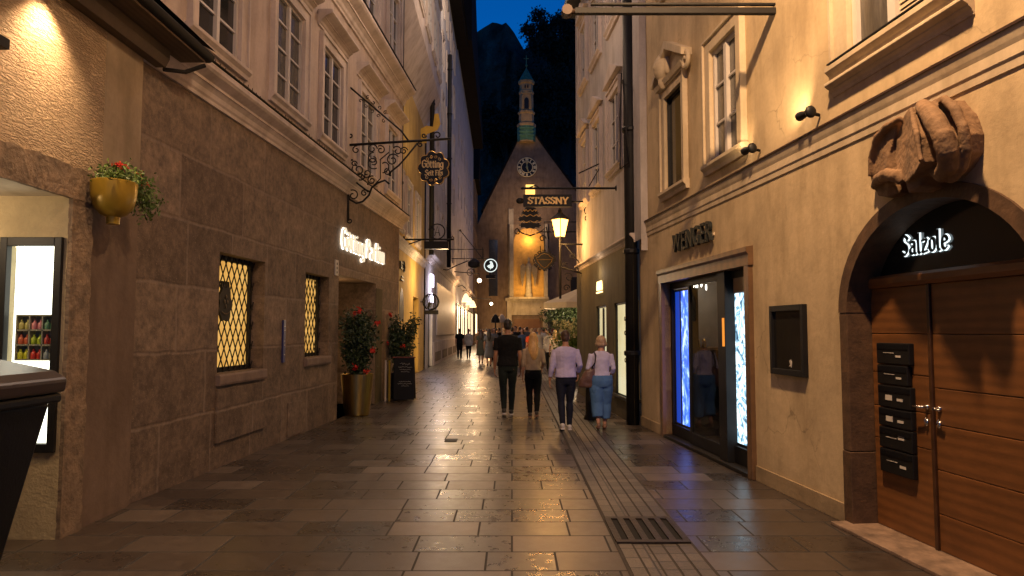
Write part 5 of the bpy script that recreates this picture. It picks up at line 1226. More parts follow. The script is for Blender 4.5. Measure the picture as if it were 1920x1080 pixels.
for (px,py,r,a,t) in ((1060,500,.10,1,1.2),(1066,520,.12,2.5,-1.2),(1062,540,.09,0,1.2),(1072,480,.08,1,-1.2),(1080,505,.09,3,1.2)):
    c_ = q3(px,py); b.tube([(x,0,z) for x,z in spiral((c_[0],c_[2]), r, r*.25, a, t)], .013, 5)
part('wall_bracket', b, M['iron'], T, smooth=True)
lamp('POINT', 'lantern_light', (lx_-.30, Y-.30, zb-.10), (1,.50,.15), 150, .16)
# board with gold capitals
Y = 16.8; X2 = XF(Y)
a, c2 = q3(981,388,Y), q3(1072,365,Y)
T = thing('hanging_name_board', 'black board with gold serif capitals hanging right of centre over the street', 'sign', (a[0],Y,a[2]))
part('board', MB(X2).box(a[0],c2[0],-.03,.03,a[2],c2[2]), M['black'], T, bevel=.005)
b = MB(X2); tw = sum(RG[c][0] for c in 'STASSNY'); h_ = c2[2]-a[2]
pen(b, 'STASSNY', (a[0]+.12, a[2]+h_*.24), (c2[0]-a[0]-.2)/tw/(h_*.345), 1, h_*.345, .26, 2, .08, .031, .036, font=RG, curve=False)
part('gold_capitals', b, mat('gold_leaf_letters', (.85,.58,.22), .5, .15), T)
# smooth curves for S only
b = MB(X2); b.tube([(c2[0],0,(a[2]+c2[2])/2-.02),(1.92,0,(a[2]+c2[2])/2-.02)], .02, 8); b.ell((a[0]-.08,0,(a[2]+c2[2])/2), (.1,.05,.08), 8, 6)
for (px,py,r,aa,t) in ((1103,376,.07,1,1.2),(1103,395,.11,1.5,1.3),(1103,408,.08,4,-1.2)):
    c_ = q3(px,py,Y); b.tube([(x,-.05,z) for x,z in spiral((c_[0],c_[2]), r, r*.25, aa, t)], .014, 5)
b.tube([q3(1104,362,Y), q3(1104,414,Y)], .016, 6); part('side_bracket', b, M['iron'], T, smooth=True)
Yr = 13.4; X2 = XF(Yr); b = MB(X2); r0, r1 = q3(980,353,Yr), q3(1156,354,Yr)
b.tube([r0, (r1[0],0,r0[2])], .022, 8); b.ell((r1[0],0,r0[2]), (.035,.05,.06)); b.ell((r0[0],0,r0[2]), (.04,.03,.03))
b.tube([(r0[0]+.1,0,r0[2]),(r0[0]+.25,0,r0[2]+.06),(r0[0]+.35,0,r0[2])], .012, 6)
solo('sign_rod', b, M['iron'], 'long straight iron rod with round wall plate above the gold-lettered board', 'rod')
Yr = 15.; X2 = XF(Yr); b = MB(X2); r0, r1 = q3(1085,325,Yr), q3(1162,289,Yr); b.tube([r0, (r1[0],0,r1[2])], .016, 6).ell(r1, (.05,.05,.05)).tube([q3(1104,350,Yr), q3(1130,305,Yr)], .013, 6)
solo('slanting_rod', b, M['iron'], 'thin slanting iron stay rod high on the white facade at the right corner', 'rod')
# two ornate guild signs
Y = 23.; X2 = XF(Y); c_ = q3(994,416,Y)
T = thing('crown_guild_sign', 'ornate crown-shaped iron guild sign, the upper one under the gold-lettered board', 'sign', (c_[0],Y,c_[2]-.6))
b = MB(X2)
for (dz,rx_,k) in ((-.12,.36,5),(.10,.40,6),(.30,.28,5),(.46,.17,4)):
    b.prism([(c_[0]+(rx_+.03*math.cos(k*2*a))*math.cos(a), c_[2]+dz+(.10+.02*math.cos(k*2*a))*math.sin(a)) for a in [2*PI*i/48 for i in range(48)]], -.05, .05)
b.ell((c_[0],0,c_[2]+.58), (.07,.06,.08)); part('crown_board', b, M['black'], T)
b = MB(X2)
for dz, rx_ in ((-.0,.37),(.21,.34),(.38,.22)): b.tube([(c_[0]+rx_*math.cos(a),.055,c_[2]+dz+.03*math.sin(a*9)) for a in [PI*i/24 for i in range(25)]], .014, 5)
for i in range(5): b.box(c_[0]-.2+i*.09,c_[0]-.15+i*.09,.05,.065,c_[2]-.42,c_[2]-.26)
part('gold_trim', b, M['gold'], T)
b = MB(X2); zl = q3(1,432,Y)[2]; xr = FB(0,0,0).x+.35
b.tube([(c_[0]-.42,0,zl+.05),(c_[0]-.30,0,zl-.08),(c_[0],0,zl-.18),(c_[0]+.35,0,zl-.05),(c_[0]+.55,0,zl+.12),(c_[0]+.62,0,zl-.3)], .025, 6)
b.tube([(x,0,z) for x,z in spiral((c_[0]-.42,zl-.05), .12,.03,PI/2,1)], .018, 6).tube([(x,0,z) for x,z in spiral((c_[0]+.42,zl-.28), .12,.03,0,1.2)], .018, 6)
b.tube([(c_[0]+.35,0,zl-.05),(2.7,0,zl-.05)], .022, 6); part('arm', b, M['iron'], T, smooth=True)
Y = 20.5; X2 = XF(Y); c_ = q3(1021,487,Y)
T = thing('shield_guild_sign', 'ornate scrolled heart-shaped guild sign hanging lower, left of the lantern post', 'sign', (c_[0],Y,c_[2]-.35))
b = MB(X2); hp = [(0,-.34),(.12,-.26),(.26,-.10),(.33,.06),(.22,.12),(.15,.2),(0,.24),(-.15,.2),(-.22,.12),(-.33,.06),(-.26,-.10),(-.12,-.26)]
b.prism([(c_[0]+x,c_[2]+z) for x,z in hp], -.04, .04)
for i in range(12):
    a = 2*PI*i/12; b.tube([(x,0,z) for x,z in spiral((c_[0]+.31*math.cos(a), c_[2]-.02+.29*math.sin(a)), .06,.015, a+1, 1.2, 12)], .014, 5)
for k in (-.1,0,.1): b.tube([(c_[0]+k,0,c_[2]+.2),(c_[0]+k*1.3,0,c_[2]+.42)], .012, 5)
part('shield', b, M['black'], T); b = MB(X2); b.tube([(c_[0]+x*.75,.045,c_[2]+z*.75) for x,z in hp+[hp[0]]], .012, 5); b.tube([(c_[0]-.22,.045,c_[2]),(c_[0]+.22,.045,c_[2])], .014, 5); part('gold_trim', b, M['gold'], T)
b = MB(X2); b.tube([(c_[0],0,c_[2]+.4),(c_[0],0,c_[2]+1.15),(2.55,0,c_[2]+1.15)], .018, 6); part('arm', b, M['iron'], T)

# ================================================================== BIN (left foreground)
Y0 = 3.95
T = thing('wheeled_bin', 'large black wheeled refuse bin with sloping lid at the left edge', 'bin', (-3.5, Y0, 0))
b = MB()
def frus(x0,x1,y0,y1,z0,X0,X1,Y_0,Y_1,z1):
    i = [b.V(*p) for p in ((x0,y0,z0),(x1,y0,z0),(x1,y1,z0),(x0,y1,z0),(X0,Y_0,z1),(X1,Y_0,z1),(X1,Y_1,z1),(X0,Y_1,z1))]
    for q in ((3,2,1,0),(4,5,6,7),(0,1,5,4),(1,2,6,5),(2,3,7,6),(3,0,4,7)): b.F.append([i[k] for k in q])
frus(-3.72,-3.15,Y0-.32,Y0+.32,.12,-3.85,-2.93,Y0-.42,Y0+.42,1.19); part('body', b, M['bin'], T, bevel=.02)
part('rim', MB().box(-3.91,-2.88,Y0-.46,Y0+.46,1.19,1.25), M['bin'], T, bevel=.018)
b = MB(); prof = [(-3.93,1.255),(-2.865,1.255),(-2.85,1.34),(-2.93,1.39),(-3.27,1.46),(-3.77,1.50),(-3.93,1.48)]
b2 = [b.V(x,Y0-.47,z) for x,z in prof]; b3 = [b.V(x,Y0+.47,z) for x,z in prof]; b.F.append(b2); b.F.append(b3[::-1])
for i in range(len(prof)): b.F.append([b2[i],b2[(i+1)%7],b3[(i+1)%7],b3[i]])
part('lid', b, mat('brown_bin_lid', (.03,.017,.010), .38, var=.35, vs=6, bp=.1), T, bevel=.02)
b = MB(); b.ell((-3.05,Y0-.40,1.42),(.012,.012,.006)); part('lid_bolt', b, M['black'], T)
for (x,y) in ((-3.67,Y0-.28),(-3.22,Y0-.28),(-3.67,Y0+.28),(-3.22,Y0+.28)):
    part('wheel', MB().tube([(x-.02,y,.07),(x+.02,y,.07)], .07, 14).box(x-.03,x+.03,y-.02,y+.02,.07,.13), M['black'], T)

# ================================================================== PLANTERS, BOARD
def shrub(name, label, x, y, pot, h, rx, n, seed, flowers):
    T = thing(name, label, 'potted shrub', (x,y,0), 'oleander shrubs beside the shop entrance')
    if pot == 'brass': part('planter', MB().lathe((x,y,0), [(.23,0),(.24,.01),(.245,.05),(.30,.62),(.315,.80),(.30,.80),(.27,.72)], 32), M['brass'], T, smooth=2)
    else: part('planter', MB().box(x-.2,x+.2,y-.2,y+.2,0,.62), M['black'], T, bevel=.015)
    top = .72 if pot == 'brass' else .6
    part('soil', MB().lathe((x,y,top-.02), [(.2,0),(.27,.01),(.1,.03)], 16), M['soil'], T)
    rnd = random.Random(seed); b = MB(); tips = []
    for i in range(16):
        a = rnd.random()*6.28; r = rnd.uniform(.1,1); q = (x+rx*r*math.cos(a)*.8, y+rx*r*math.sin(a)*.8, top+(h-top)*rnd.uniform(.45,1.0)); tips.append(q)
        b.tube([(x+.05*math.cos(a),y+.05*math.sin(a),top),(x+(q[0]-x)*.5,y+(q[1]-y)*.5,top+(q[2]-top)*.6),q], [.014,.01,.004], 5)
    part('stems', b, M['bark'], T)
    def smp(r):
        q = tips[r.randrange(len(tips))]; t = r.random()**.7
        return (x+(q[0]-x)*t+r.gauss(0,.075), y+(q[1]-y)*t+r.gauss(0,.075), top+(q[2]-top)*t+r.gauss(0,.07))
    part('foliage', leaves(WF, n, smp, .085, seed), M['leaf'], T, fix=False)
    for (dx,dz,sz) in flowers:
        part('bloom', leaves(WF, 26, lambda r: (x+dx+r.gauss(0,.025), y-rx*.55+r.gauss(0,.04), dz+r.gauss(0,.025)), .07*sz, int(dz*100)+seed), M['red'], T, fix=False)
p = gnd(664, 781)
shrub('oleander_planter', 'tall red-flowering shrub in a conical brass planter by the shop entrance', p.x, p.y+.22, 'brass', 2.06, .42, 5200, 3, [(.08,2.02,1.2),(.42,1.78,1),(.35,1.27,1.2),(.02,.93,1),(.24,.86,.7),(.0,1.98,.8)])
shrub('oleander_planter', 'second red-flowering shrub in a dark square tub behind the brass planter', -2.72, 16.75, 'tub', 2.0, .42, 4600, 11, [(-.22,2.02,1.1),(-.3,1.35,.8),(.1,1.25,.7)])
c_ = gnd(757,752); X2 = XF(c_.y)
T = thing('menu_board', 'black A-board with small chalk writing and red top edge beside the shrubs', 'sign board', (c_.x,c_.y,0))
part('front_panel', MB(X2).box(c_.x-.24,c_.x+.24,-.01,.012,.03,1.0), M['black'], T, bevel=.004)
part('rear_panel', MB(X2).profile([(-.30,.03),(-.28,.03),(-.012,.99),(-.03,1.0)], c_.x-.24, c_.x+.24), M['black'], T)
part('top_edge', MB(X2).box(c_.x-.27,c_.x+.27,-.03,.03,1.0,1.03), mat('red_brown_edge', (.12,.03,.02), .5), T, bevel=.004)
b = MB(X2); rnd = random.Random(5)
for (z,w_,s) in ((.86,.12,.03),(.79,.16,.014),(.73,.13,.009),(.68,.10,.009),(.45,.14,.010),(.40,.17,.009),(.35,.09,.008)):
    x = c_.x-w_+.03; pts = []
    while x < c_.x+w_+.03: pts.append((x, .016, z+rnd.uniform(-1,1)*s)); x += .011
    b.tube(pts, .0025, 4)
part('chalk_scribble', b, M['paper'], T)
for (dx,mm,lb) in ((-.42,'trim','pale upright post beside the black A-board'),(-.33,'yellowpot','yellow upright post beside the black A-board')):
    b = MB().box(c_.x+dx-.02,c_.x+dx+.02,c_.y-.06,c_.y-.02,0,.95); solo('board_post', b, M[mm], lb, 'post', bevel=.003)
# far market: parasol and greenery on the right
p = atY(1088,555,25.); T = thing('cafe_parasol', 'cream canvas parasol with dark script half hidden by the right corner', 'parasol', (p.x+.35,25,0))
px_, pz = p.x+.35, 3.35
b = MB(); n8 = 8
top = b.V(px_,25,pz)
rim = [b.V(px_+1.75*math.cos(2*PI*k/n8+.2),25+1.75*math.sin(2*PI*k/n8+.2),pz-.72) for k in range(n8)]; low = [b.V(px_+1.75*math.cos(2*PI*k/n8+.2),25+1.75*math.sin(2*PI*k/n8+.2),pz-.92) for k in range(n8)]
for k in range(n8): b.F.append([top,rim[k],rim[(k+1)%n8]]); b.F.append([rim[k],low[k],low[(k+1)%n8],rim[(k+1)%n8]])
part('canopy', b, M['parasol'], T); part('pole', MB().tube([(px_,25,0),(px_,25,pz)], .03, 8), M['bark'], T)
b = MB()
for k in range(n8): a = 2*PI*k/n8+.2; b.tube([(px_,25,pz-.03),(px_+1.74*math.cos(a),25+1.74*math.sin(a),pz-.73)], .014, 5)
part('ribs', b, M['bark'], T)
lamp('POINT', 'crowd_fill_light', (px_-.3,24.3,2.35), SOFT, 170, .15)  # added fill under the canopy that brightens the crowd, no fixture
p = atY(1058,585,24.)
T = thing('market_bush', 'round dark green bush under the cream parasol', 'bush', (p.x+.1,26.5,0))
part('stem', MB().tube([(p.x+.3,26.5,0),(p.x+.3,26.5,2)], .05, 6), M['bark'], T)
part('foliage', leaves(WF, 5200, lambda r: (p.x+.3+r.gauss(0,.36), 26.5+r.gauss(0,.4), 2.2+r.gauss(0,.20)), .13, 71), M['leaf'], T, fix=False)
p = atY(1068,610,22.5)
T = thing('flower_stand', 'stand full of pale yellow and green flowers beside the right corner', 'flowers', (p.x,22.5,0))
part('stand', MB().box(p.x-.42,p.x+.42,22.2,22.8,0,.75), M['black'], T, bevel=.01)
b = MB(); rnd = random.Random(8); tips = []
for i in range(70):
    a = rnd.gauss(0,.28); bb = rnd.gauss(0,.25); hh = rnd.uniform(.55,1.25)
    q = (p.x+a, 22.5+bb, .75+hh); tips.append(q); b.tube([(p.x+a*.5,22.5+bb*.5,.75),q], .008, 4)
part('stems', b, M['leaf2'], T)
part('foliage', leaves(WF, 1500, lambda r: (p.x+r.gauss(0,.26), 22.5+r.gauss(0,.22), 1.15+r.gauss(0,.2)), .10, 77), M['leaf2'], T, fix=False)
part('blossoms', leaves(WF, 420, lambda r: tuple(Vector(tips[r.randrange(70)])+Vector((r.gauss(0,.03),r.gauss(0,.03),r.gauss(0,.05)))), .10, 78), mat('pale_yellow_petals', (.6,.55,.3), .6), T, fix=False)
for (px,py,Y,lb,c) in ((941,590,44,'small white hat-like stall topper above the crowd','white'),(929,590,42,'black bushy stall topper above the crowd','black')):
    q = atY(px,py,Y); b = MB().lathe((q.x,Y,q.z-.5), [(.26,0),(.28,.15),(.2,.36),(.08,.5),(.01,.55)], 12).tube([(q.x,Y,0),(q.x,Y,q.z-.4)], .04, 6)
    solo('stall_topper', b, M['black'] if c == 'black' else M['trim'], lb, 'stall decoration', smooth=2)

# ================================================================== PEOPLE
def hand(b, w, s, side, curl=.6):
    """palm + five fingers hanging down from wrist w; side +1 = right"""
    x, y, z = w
    b.ell((x, y+.006*s, z-.045*s), (.018*s,.04*s,.048*s), 10, 7)
    for k,(dy,L) in enumerate(((.028,.072),(.010,.080),(-.009,.074),(-.027,.058))):
        c = -side*(.012+.01*curl)
        b.tube([(x,y+(dy+.006)*s,z-.075*s),(x+c*.3*s,y+(dy+.01)*s,z-(.085+L*.45)*s),(x+c*1.6*s,y+(dy+.012)*s,z-(.085+L*.8)*s),(x+c*2.4*s,y+(dy+.008)*s,z-(.083+L*.98)*s)], [.0105*s,.0095*s,.009*s,.008*s], 6)
    b.tube([(x,y+.03*s,z-.02*s),(x-side*.004,y+.055*s,z-.045*s),(x-side*.012,y+.062*s,z-.078*s)], [.013*s,.012*s,.009*s], 6)
def lerp(a, b, t): return tuple(a[i]+(b[i]-a[i])*t for i in range(3))
def figure(H, build, stride, arms, voxel, female=False, lean=0.0):
    """returns joints + function building lofts; facing +Y"""
    s = H/1.75; J = {}
    J['s'] = s; hx = .088*s
    for side, fw in ((1, stride[0]), (-1, stride[1])):
        lift = .0 if fw >= 0 else .045*s
        ank = (side*hx*.78, fw*s, .085*s+lift); hip = (side*hx, 0, .90*s)
        kn = (side*hx*.92, fw*s*.5 + .045*s, .49*s + (.0 if fw >= 0 else .01))
        J[side] = (hip, kn, ank, fw, lift)
    J['arms'] = {}
    for side, a in ((1, arms[0]), (-1, arms[1])):
        sh = (side*.175*s*build, 0, 1.41*s)
        J['arms'][side] = (sh, tuple(Vector(sh)+Vector((side*a[0][0]*s, a[0][1]*s, a[0][2]*s))), tuple(Vector(sh)+Vector((side*a[1][0]*s, a[1][1]*s, a[1][2]*s))))
    return J
def torso_secs(s, bw, fem, inf=0, z0=.80, z1=1.60):
    S = [(.80,.10,.075),(.84,.158,.105),(.92,.172 if fem else .165,.118),(1.0,.155 if fem else .155,.105),(1.09,.125 if fem else .145,.092),(1.2,.138 if fem else .158,.10),(1.31,.152 if fem else .172,.108),(1.39,.155 if fem else .178,.098),(1.435,.13 if fem else .15,.082),(1.465,.085,.068),(1.49,.056,.058),(1.54,.05,.052),(1.60,.05,.052)]
    return [(0, -.012*s if z>1.3 else 0, z*s, (rx*bw+inf)*s, (ry*bw+inf)*s) for z, rx, ry in S if z0 <= z <= z1]
def build_body(J, bw, fem, voxel, name):
    s = J['s']; b = MB(); b.loft(torso_secs(s, bw, fem))
    hc = 1.635*s
    b.ell((0,.012*s,hc+.012*s), (.073*s,.092*s,.105*s), 16, 12).ell((0,.035*s,hc-.05*s), (.055*s,.06*s,.06*s), 12, 8)
    b.ell((0,.105*s,hc-.01*s), (.012*s,.02*s,.026*s), 8, 6)
    for k in (-1,1):
        b.ell((k*.075*s,.005*s,hc-.005*s), (.012*s,.022*s,.034*s), 8, 6).ell((k*.03*s,.092*s,hc+.02*s), (.014*s,.01*s,.008*s), 8, 6)
    b.ell((0,.09*s,hc-.055*s), (.026*s,.012*s,.009*s), 8, 6)
    for side in (1,-1):
        sh, el, wr = J['arms'][side]; k = .9 if fem else 1
        b.tube([sh, lerp(sh,el,.3), lerp(sh,el,.7), el, lerp(el,wr,.3), lerp(el,wr,.75), wr], [.058*s*k,.050*s*k,.043*s*k,.038*s*k,.040*s*k,.030*s*k,.025*s*k], 12)
        b.ell(wr, (.025*s*k,)*3, 8, 6)
        hand(b, wr, s*k, side)
        hip, kn, an, fw, lift = J[side]
        b.tube([(hip[0],hip[1],hip[2]-.02), lerp(hip,kn,.35), lerp(hip,kn,.75), kn, lerp(kn,an,.3), lerp(kn,an,.7), an], [.088*s,.083*s,.064*s,.054*s,.058*s,.043*s,.035*s], 14)
        t = .035 if fw < 0 else 0
        b.tube([(an[0],an[1]-.045*s,an[2]-.045*s),(an[0],an[1]+.05*s,an[2]-.05*s-t),(an[0],an[1]+.14*s,an[2]-.062*s-t)], [.036*s,.036*s,.022*s], 10)
    return remesh(b, name, voxel, 2)
def build_top(J, bw, fem, voxel, sleeve, z0=.93, inf=.016, flare=0):
    s = J['s']; b = MB()
    S = torso_secs(s, bw, fem, inf, 0, 1.47); S = [q for q in S if q[2] > z0*s]
    rx0, ry0 = (.17*bw+inf+flare)*s, (.118*bw+inf+flare)*s
    b.loft([(0,0,z0*s,rx0,ry0)] + S + [(0,-.01*s,1.475*s,.072*s,.066*s)], 18)
    for side in (1,-1):
        sh, el, wr = J['arms'][side]; k = .9 if fem else 1
        P = [sh, lerp(sh,el,.5)]; r = [.066*s*k,.062*s*k]
        if sleeve > 1: P += [el, lerp(el,wr,min(1,sleeve-1))]; r += [.052*s*k,.044*s*k]
        else: P[-1] = lerp(sh,el,max(.5,sleeve))
        b.tube(P, r, 12)
    return remesh(b, 'top', voxel, 2, [(.16*s,.014*s),(.05*s,.012*s)])
def build_trousers(J, bw, fem, voxel, fit=.012, end=1.0):
    s = J['s']; b = MB()
    b.loft([(0,0,z*s,(rx*bw+fit)*s,(ry*bw+fit)*s) for z,rx,ry in ((.80,.13,.09),(.86,.16,.108),(.93,.168,.116),(1.0,.155,.106),(1.02,.15,.103))], 18)
    for side in (1,-1):
        hip, kn, an, fw, lift = J[side]
        b.tube([hip, lerp(hip,kn,.35), lerp(hip,kn,.8), kn, lerp(kn,an,.35), lerp(kn,an,.7), lerp(kn,an,end)], [(.09+fit*.6)*s,(.086+fit)*s,(.066+fit)*s,(.057+fit)*s,(.058+fit)*s,(.046+fit)*s,(.040+fit)*s], 14)
    return remesh(b, 'trousers', voxel, 2, [(.10*s,.010*s),(.04*s,.008*s)])
def build_skirt(J, bw, voxel, zb=.36, fl=.21, zt=1.02):
    s = J['s']; b = MB(); K = 26; rings = []
    for z,r in ((zb,fl),(zb+.02,fl),(.6,fl*.97),(.8,.185),(.93,.178),(zt,.145)):
        ring = []
        for k in range(K):
            a = 2*PI*k/K; rr = r*(1+.05*math.sin(a*6+z*3)*(1 if z < .7 else .2)); ring.append(b.V(rr*math.cos(a)*s, rr*.72*math.sin(a)*s, z*s))
        rings.append(ring)
    for i in range(len(rings)-1):
        for k in range(K): b.F.append([rings[i][k],rings[i][(k+1)%K],rings[i+1][(k+1)%K],rings[i+1][k]])
    b.F.append(rings[0][::-1]); b.F.append(rings[-1]); return remesh(b, 'skirt', voxel, 2)
def build_shoes(J, voxel):
    s = J['s']; b = MB()
    for side in (1,-1):
        hip, kn, an, fw, lift = J[side]; t = .05*s if fw < 0 else 0; zg = lift
        b.ell((an[0],an[1]-.02*s,zg+.055*s), (.042*s,.06*s,.052*s), 12, 8).ell((an[0],an[1]+.085*s,zg+.040*s-t*.6), (.046*s,.10*s,.036*s), 12, 8)
    return remesh(b, 'shoes', voxel, 2)
def build_soles(J):
    s = J['s']; b = MB()
    for side in (1,-1):
        hip, kn, an, fw, lift = J[side]; t = .045*s if fw < 0 else 0
        pts = [(-.075,.026),(-.05,.038),(.04,.038),(.12,.046),(.17,.036),(.185,.0)]
        o = [(x,y) for y,x in pts]+[(-x,y) for y,x in pts[::-1]]
        lo = []; hi = []
        for x,y in o:
            z = lift*(1 if y<.05 else .3)*.9
            lo.append(b.V(an[0]+x*s,an[1]+y*s,z)); hi.append(b.V(an[0]+x*s,an[1]+y*s,z+.024*s))
        b.F.append(lo[::-1]); b.F.append(hi); n_ = len(o)
        for i in range(n_): b.F.append([lo[i],lo[(i+1)%n_],hi[(i+1)%n_],hi[i]])
    return b
def build_hair(J, kind, voxel):
    s = J['s']; b = MB(); hc = 1.635*s
    if kind == 'short':
        b.ell((0,-.002*s,hc+.035*s), (.082*s,.098*s,.095*s), 16, 12); b.ell((0,-.045*s,hc-.01*s), (.070*s,.055*s,.075*s), 12, 8)
    elif kind == 'bob':
        b.ell((0,-.012*s,hc+.025*s), (.098*s,.108*s,.108*s), 18, 12); b.ell((0,-.028*s,hc-.035*s), (.118*s,.088*s,.066*s), 18, 10)
    elif kind == 'bun':
        b.ell((0,-.002*s,hc+.03*s), (.083*s,.098*s,.098*s), 16, 12); b.ell((0,-.03*s,hc+.15*s), (.04*s,.04*s,.04*s), 10, 8)
    else:
        b.ell((0,-.008*s,hc+.025*s), (.088*s,.10*s,.105*s), 16, 12)
        b.loft([(0,-.03*s,hc+.06*s,.082*s,.08*s),(0,-.045*s,hc-.04*s,.095*s,.07*s),(0,-.07*s,hc-.13*s,.105*s,.06*s),(0,-.10*s,hc-.22*s,.11*s,.045*s),(.01*s,-.112*s,hc-.31*s,.095*s,.036*s),(.015*s,-.115*s,hc-.39*s,.065*s,.028*s),(.01*s,-.11*s,hc-.45*s,.03*s,.016*s)], 18)
    # keep the face free
    me = remesh(b, 'hair', voxel, 2, [(.03*s,.012*s)])
    bm = bmesh.new(); bm.from_mesh(me)
    dl = [v for v in bm.verts if (v.co.y > .055*s and v.co.z < hc+.06*s) or (v.co.y > .02*s and v.co.z < hc-.02*s and kind != 'bob')]
    bmesh.ops.delete(bm, geom=dl, context='VERTS'); bm.to_mesh(me); bm.free(); return me
def hairmat(name, c):
    m, n, l, b = nt(name); v = coords(n, l, (60,60,5)); f = noise(n, l, v, 1.5, 4, .6)
    l.new(ramp(n, l, f, [(.3, tuple(x*.45 for x in c)), (.7, tuple(min(1,x*1.3) for x in c))]), b.inputs['Base Color']); b.inputs['Roughness'].default_value = .45
    bump(n, l, f, b, .6, .004); return m
def cloth(name, c, var=.2, stretch=(1,1,1)): return mat(name, c, .85, var=var, vs=6, bp=.5, bs_=18, bd=.012, spec=.25, scale=stretch)
SKIN = mat('skin', (.42,.22,.14), .55, var=.12, vs=8); SKIN2 = mat('tanned_skin', (.34,.17,.10), .55, var=.12, vs=8)
ARM = ((.035,-.02,-.30),(.055,.06,-.56))
def person(label, x, y, H, bw, fem, stride, arms, top, bottom, hair, shoes, skin=SKIN, rz=0, voxel=.011, z=0, sole=None, bodyvox=.0085):
    J = figure(H, bw, stride, arms, voxel, fem)
    T = thing('person', label, 'person', (x,y,z)); T.rotation_euler = (0,0,rz); ORG[T.name] = Vector((0,0,0))
    body = meshpart('body', build_body(J, bw, fem, bodyvox, 'body'), skin, T)
    kind, mt, a = top[0], top[1], top[2:]
    meshpart(kind, build_top(J, bw, fem, voxel, *a), mt, T)
    if bottom[0] == 'skirt': meshpart('skirt', build_skirt(J, bw, voxel, *bottom[2:]), bottom[1], T)
    else: meshpart('trousers', build_trousers(J, bw, fem, voxel, *bottom[2:]), bottom[1], T)
    meshpart('hair', build_hair(J, hair[0], voxel), hair[1], T)
    if shoes: meshpart('shoes', build_shoes(J, voxel), shoes, T)
    if sole: part('shoe_soles', build_soles(J), sole, T, local=True)
    return T, J
C_ = {k: cloth('cloth_'+k, v) for k, v in dict(black=(.004,.004,.005), dark_trousers=(.012,.018,.016), navy=(.007,.009,.02), beige=(.33,.25,.17), lavender=(.38,.35,.54), pale_lilac=(.44,.42,.58), denim=(.06,.14,.30), grey=(.12,.12,.13), white=(.5,.47,.43), orange=(.6,.08,.025), brown=(.13,.08,.05), cream=(.5,.42,.31), olive=(.07,.07,.045), blue=(.06,.09,.16), dress=(.35,.24,.17)).items()}
HB = hairmat('dark_hair', (.018,.012,.009)); HBL = hairmat('blonde_hair', (.5,.29,.10)); HBR = hairmat('brown_hair', (.05,.025,.013)); HG = hairmat('ash_blonde_hair', (.36,.24,.14)); HR = hairmat('red_hair', (.22,.03,.025))
WS = mat('white_rubber', (.55,.52,.5), .6); SHB = mat('dark_shoe', (.03,.025,.022), .5); SHW = mat('white_shoe', (.5,.48,.46), .6); SHT = mat('tan_shoe', (.2,.11,.07), .5)
q = gnd(952,779)
person('tall man in black T-shirt and dark trousers walking away, leftmost of the four', q.x, q.y, 1.86, 1.06, False, (.13,-.10), (ARM,ARM), ('t_shirt',C_['black'],.75,.90,.020), ('trousers',C_['dark_trousers'],.006), ('short',HB), SHB, SKIN2, rz=.03, sole=WS)
q = gnd(1000,783)
person('woman with long blonde hair, beige top and black trousers walking away', q.x, q.y, 1.60, .95, True, (-.05,.10), (((.05,-.04,-.27),(.015,.14,-.40)),ARM), ('top',C_['beige'],1.25,.98,.022,.01), ('trousers',C_['black'],.010), ('long',HBL), SHB, rz=-.03, sole=SHT)
q = gnd(1061,807)
person('dark-haired person in pale lavender shirt and dark jeans walking away', q.x, q.y, 1.64, 1.02, False, (.06,-.10), (((.07,-.07,-.26),(.05,.09,-.42)),((.06,-.03,-.28),(.10,.05,-.54))), ('shirt',C_['lavender'],1.75,.93,.026), ('trousers',C_['navy'],.006), ('short',HBR), SHW, SKIN2, rz=.02, sole=WS)
q = gnd(1128,806)
T4, J4 = person('woman with short ash-blonde bob, pale lilac top and blue culottes, carrying a bag', q.x, q.y, 1.55, 1.0, True, (.10,-.09), (((.05,-.05,-.26),(.03,.10,-.42)),((.07,-.03,-.26),(.06,.08,-.42))), ('top',C_['pale_lilac'],1.55,.93,.024,.01), ('trousers',C_['denim'],.058,.62), ('bob',HG), SHT, rz=-.02)
# brown shoulder bag
q4 = q; b = MB(); bx_, by_ = q.x-.22, q.y-.03
b.loft([(bx_-.02,by_,.70,.13,.04),(bx_-.02,by_,.73,.15,.055),(bx_,by_,.83,.14,.06),(bx_+.03,by_,.95,.10,.05),(bx_+.06,by_,1.03,.05,.03)], 18)
BG = thing('shoulder_bag', 'slouchy brown leather shoulder bag of the woman in culottes', 'bag', (bx_,by_,.70))
meshpart('bag_body', remesh(b, 'bag', .009, 2, [(.1,.015)], Vector((bx_,by_,.70))), mat('brown_leather', (.10,.05,.035), .4, var=.3, vs=9, bp=.3), BG)
part('strap', MB().tube([(bx_+.05,by_-.03,1.0),(bx_+.10,by_-.13,1.12),(bx_+.115,by_-.12,1.24),(bx_+.10,by_-.01,1.295),(bx_+.08,by_+.09,1.2),(bx_+.05,by_+.06,1.0)], .012, 6), M['bark'], BG)

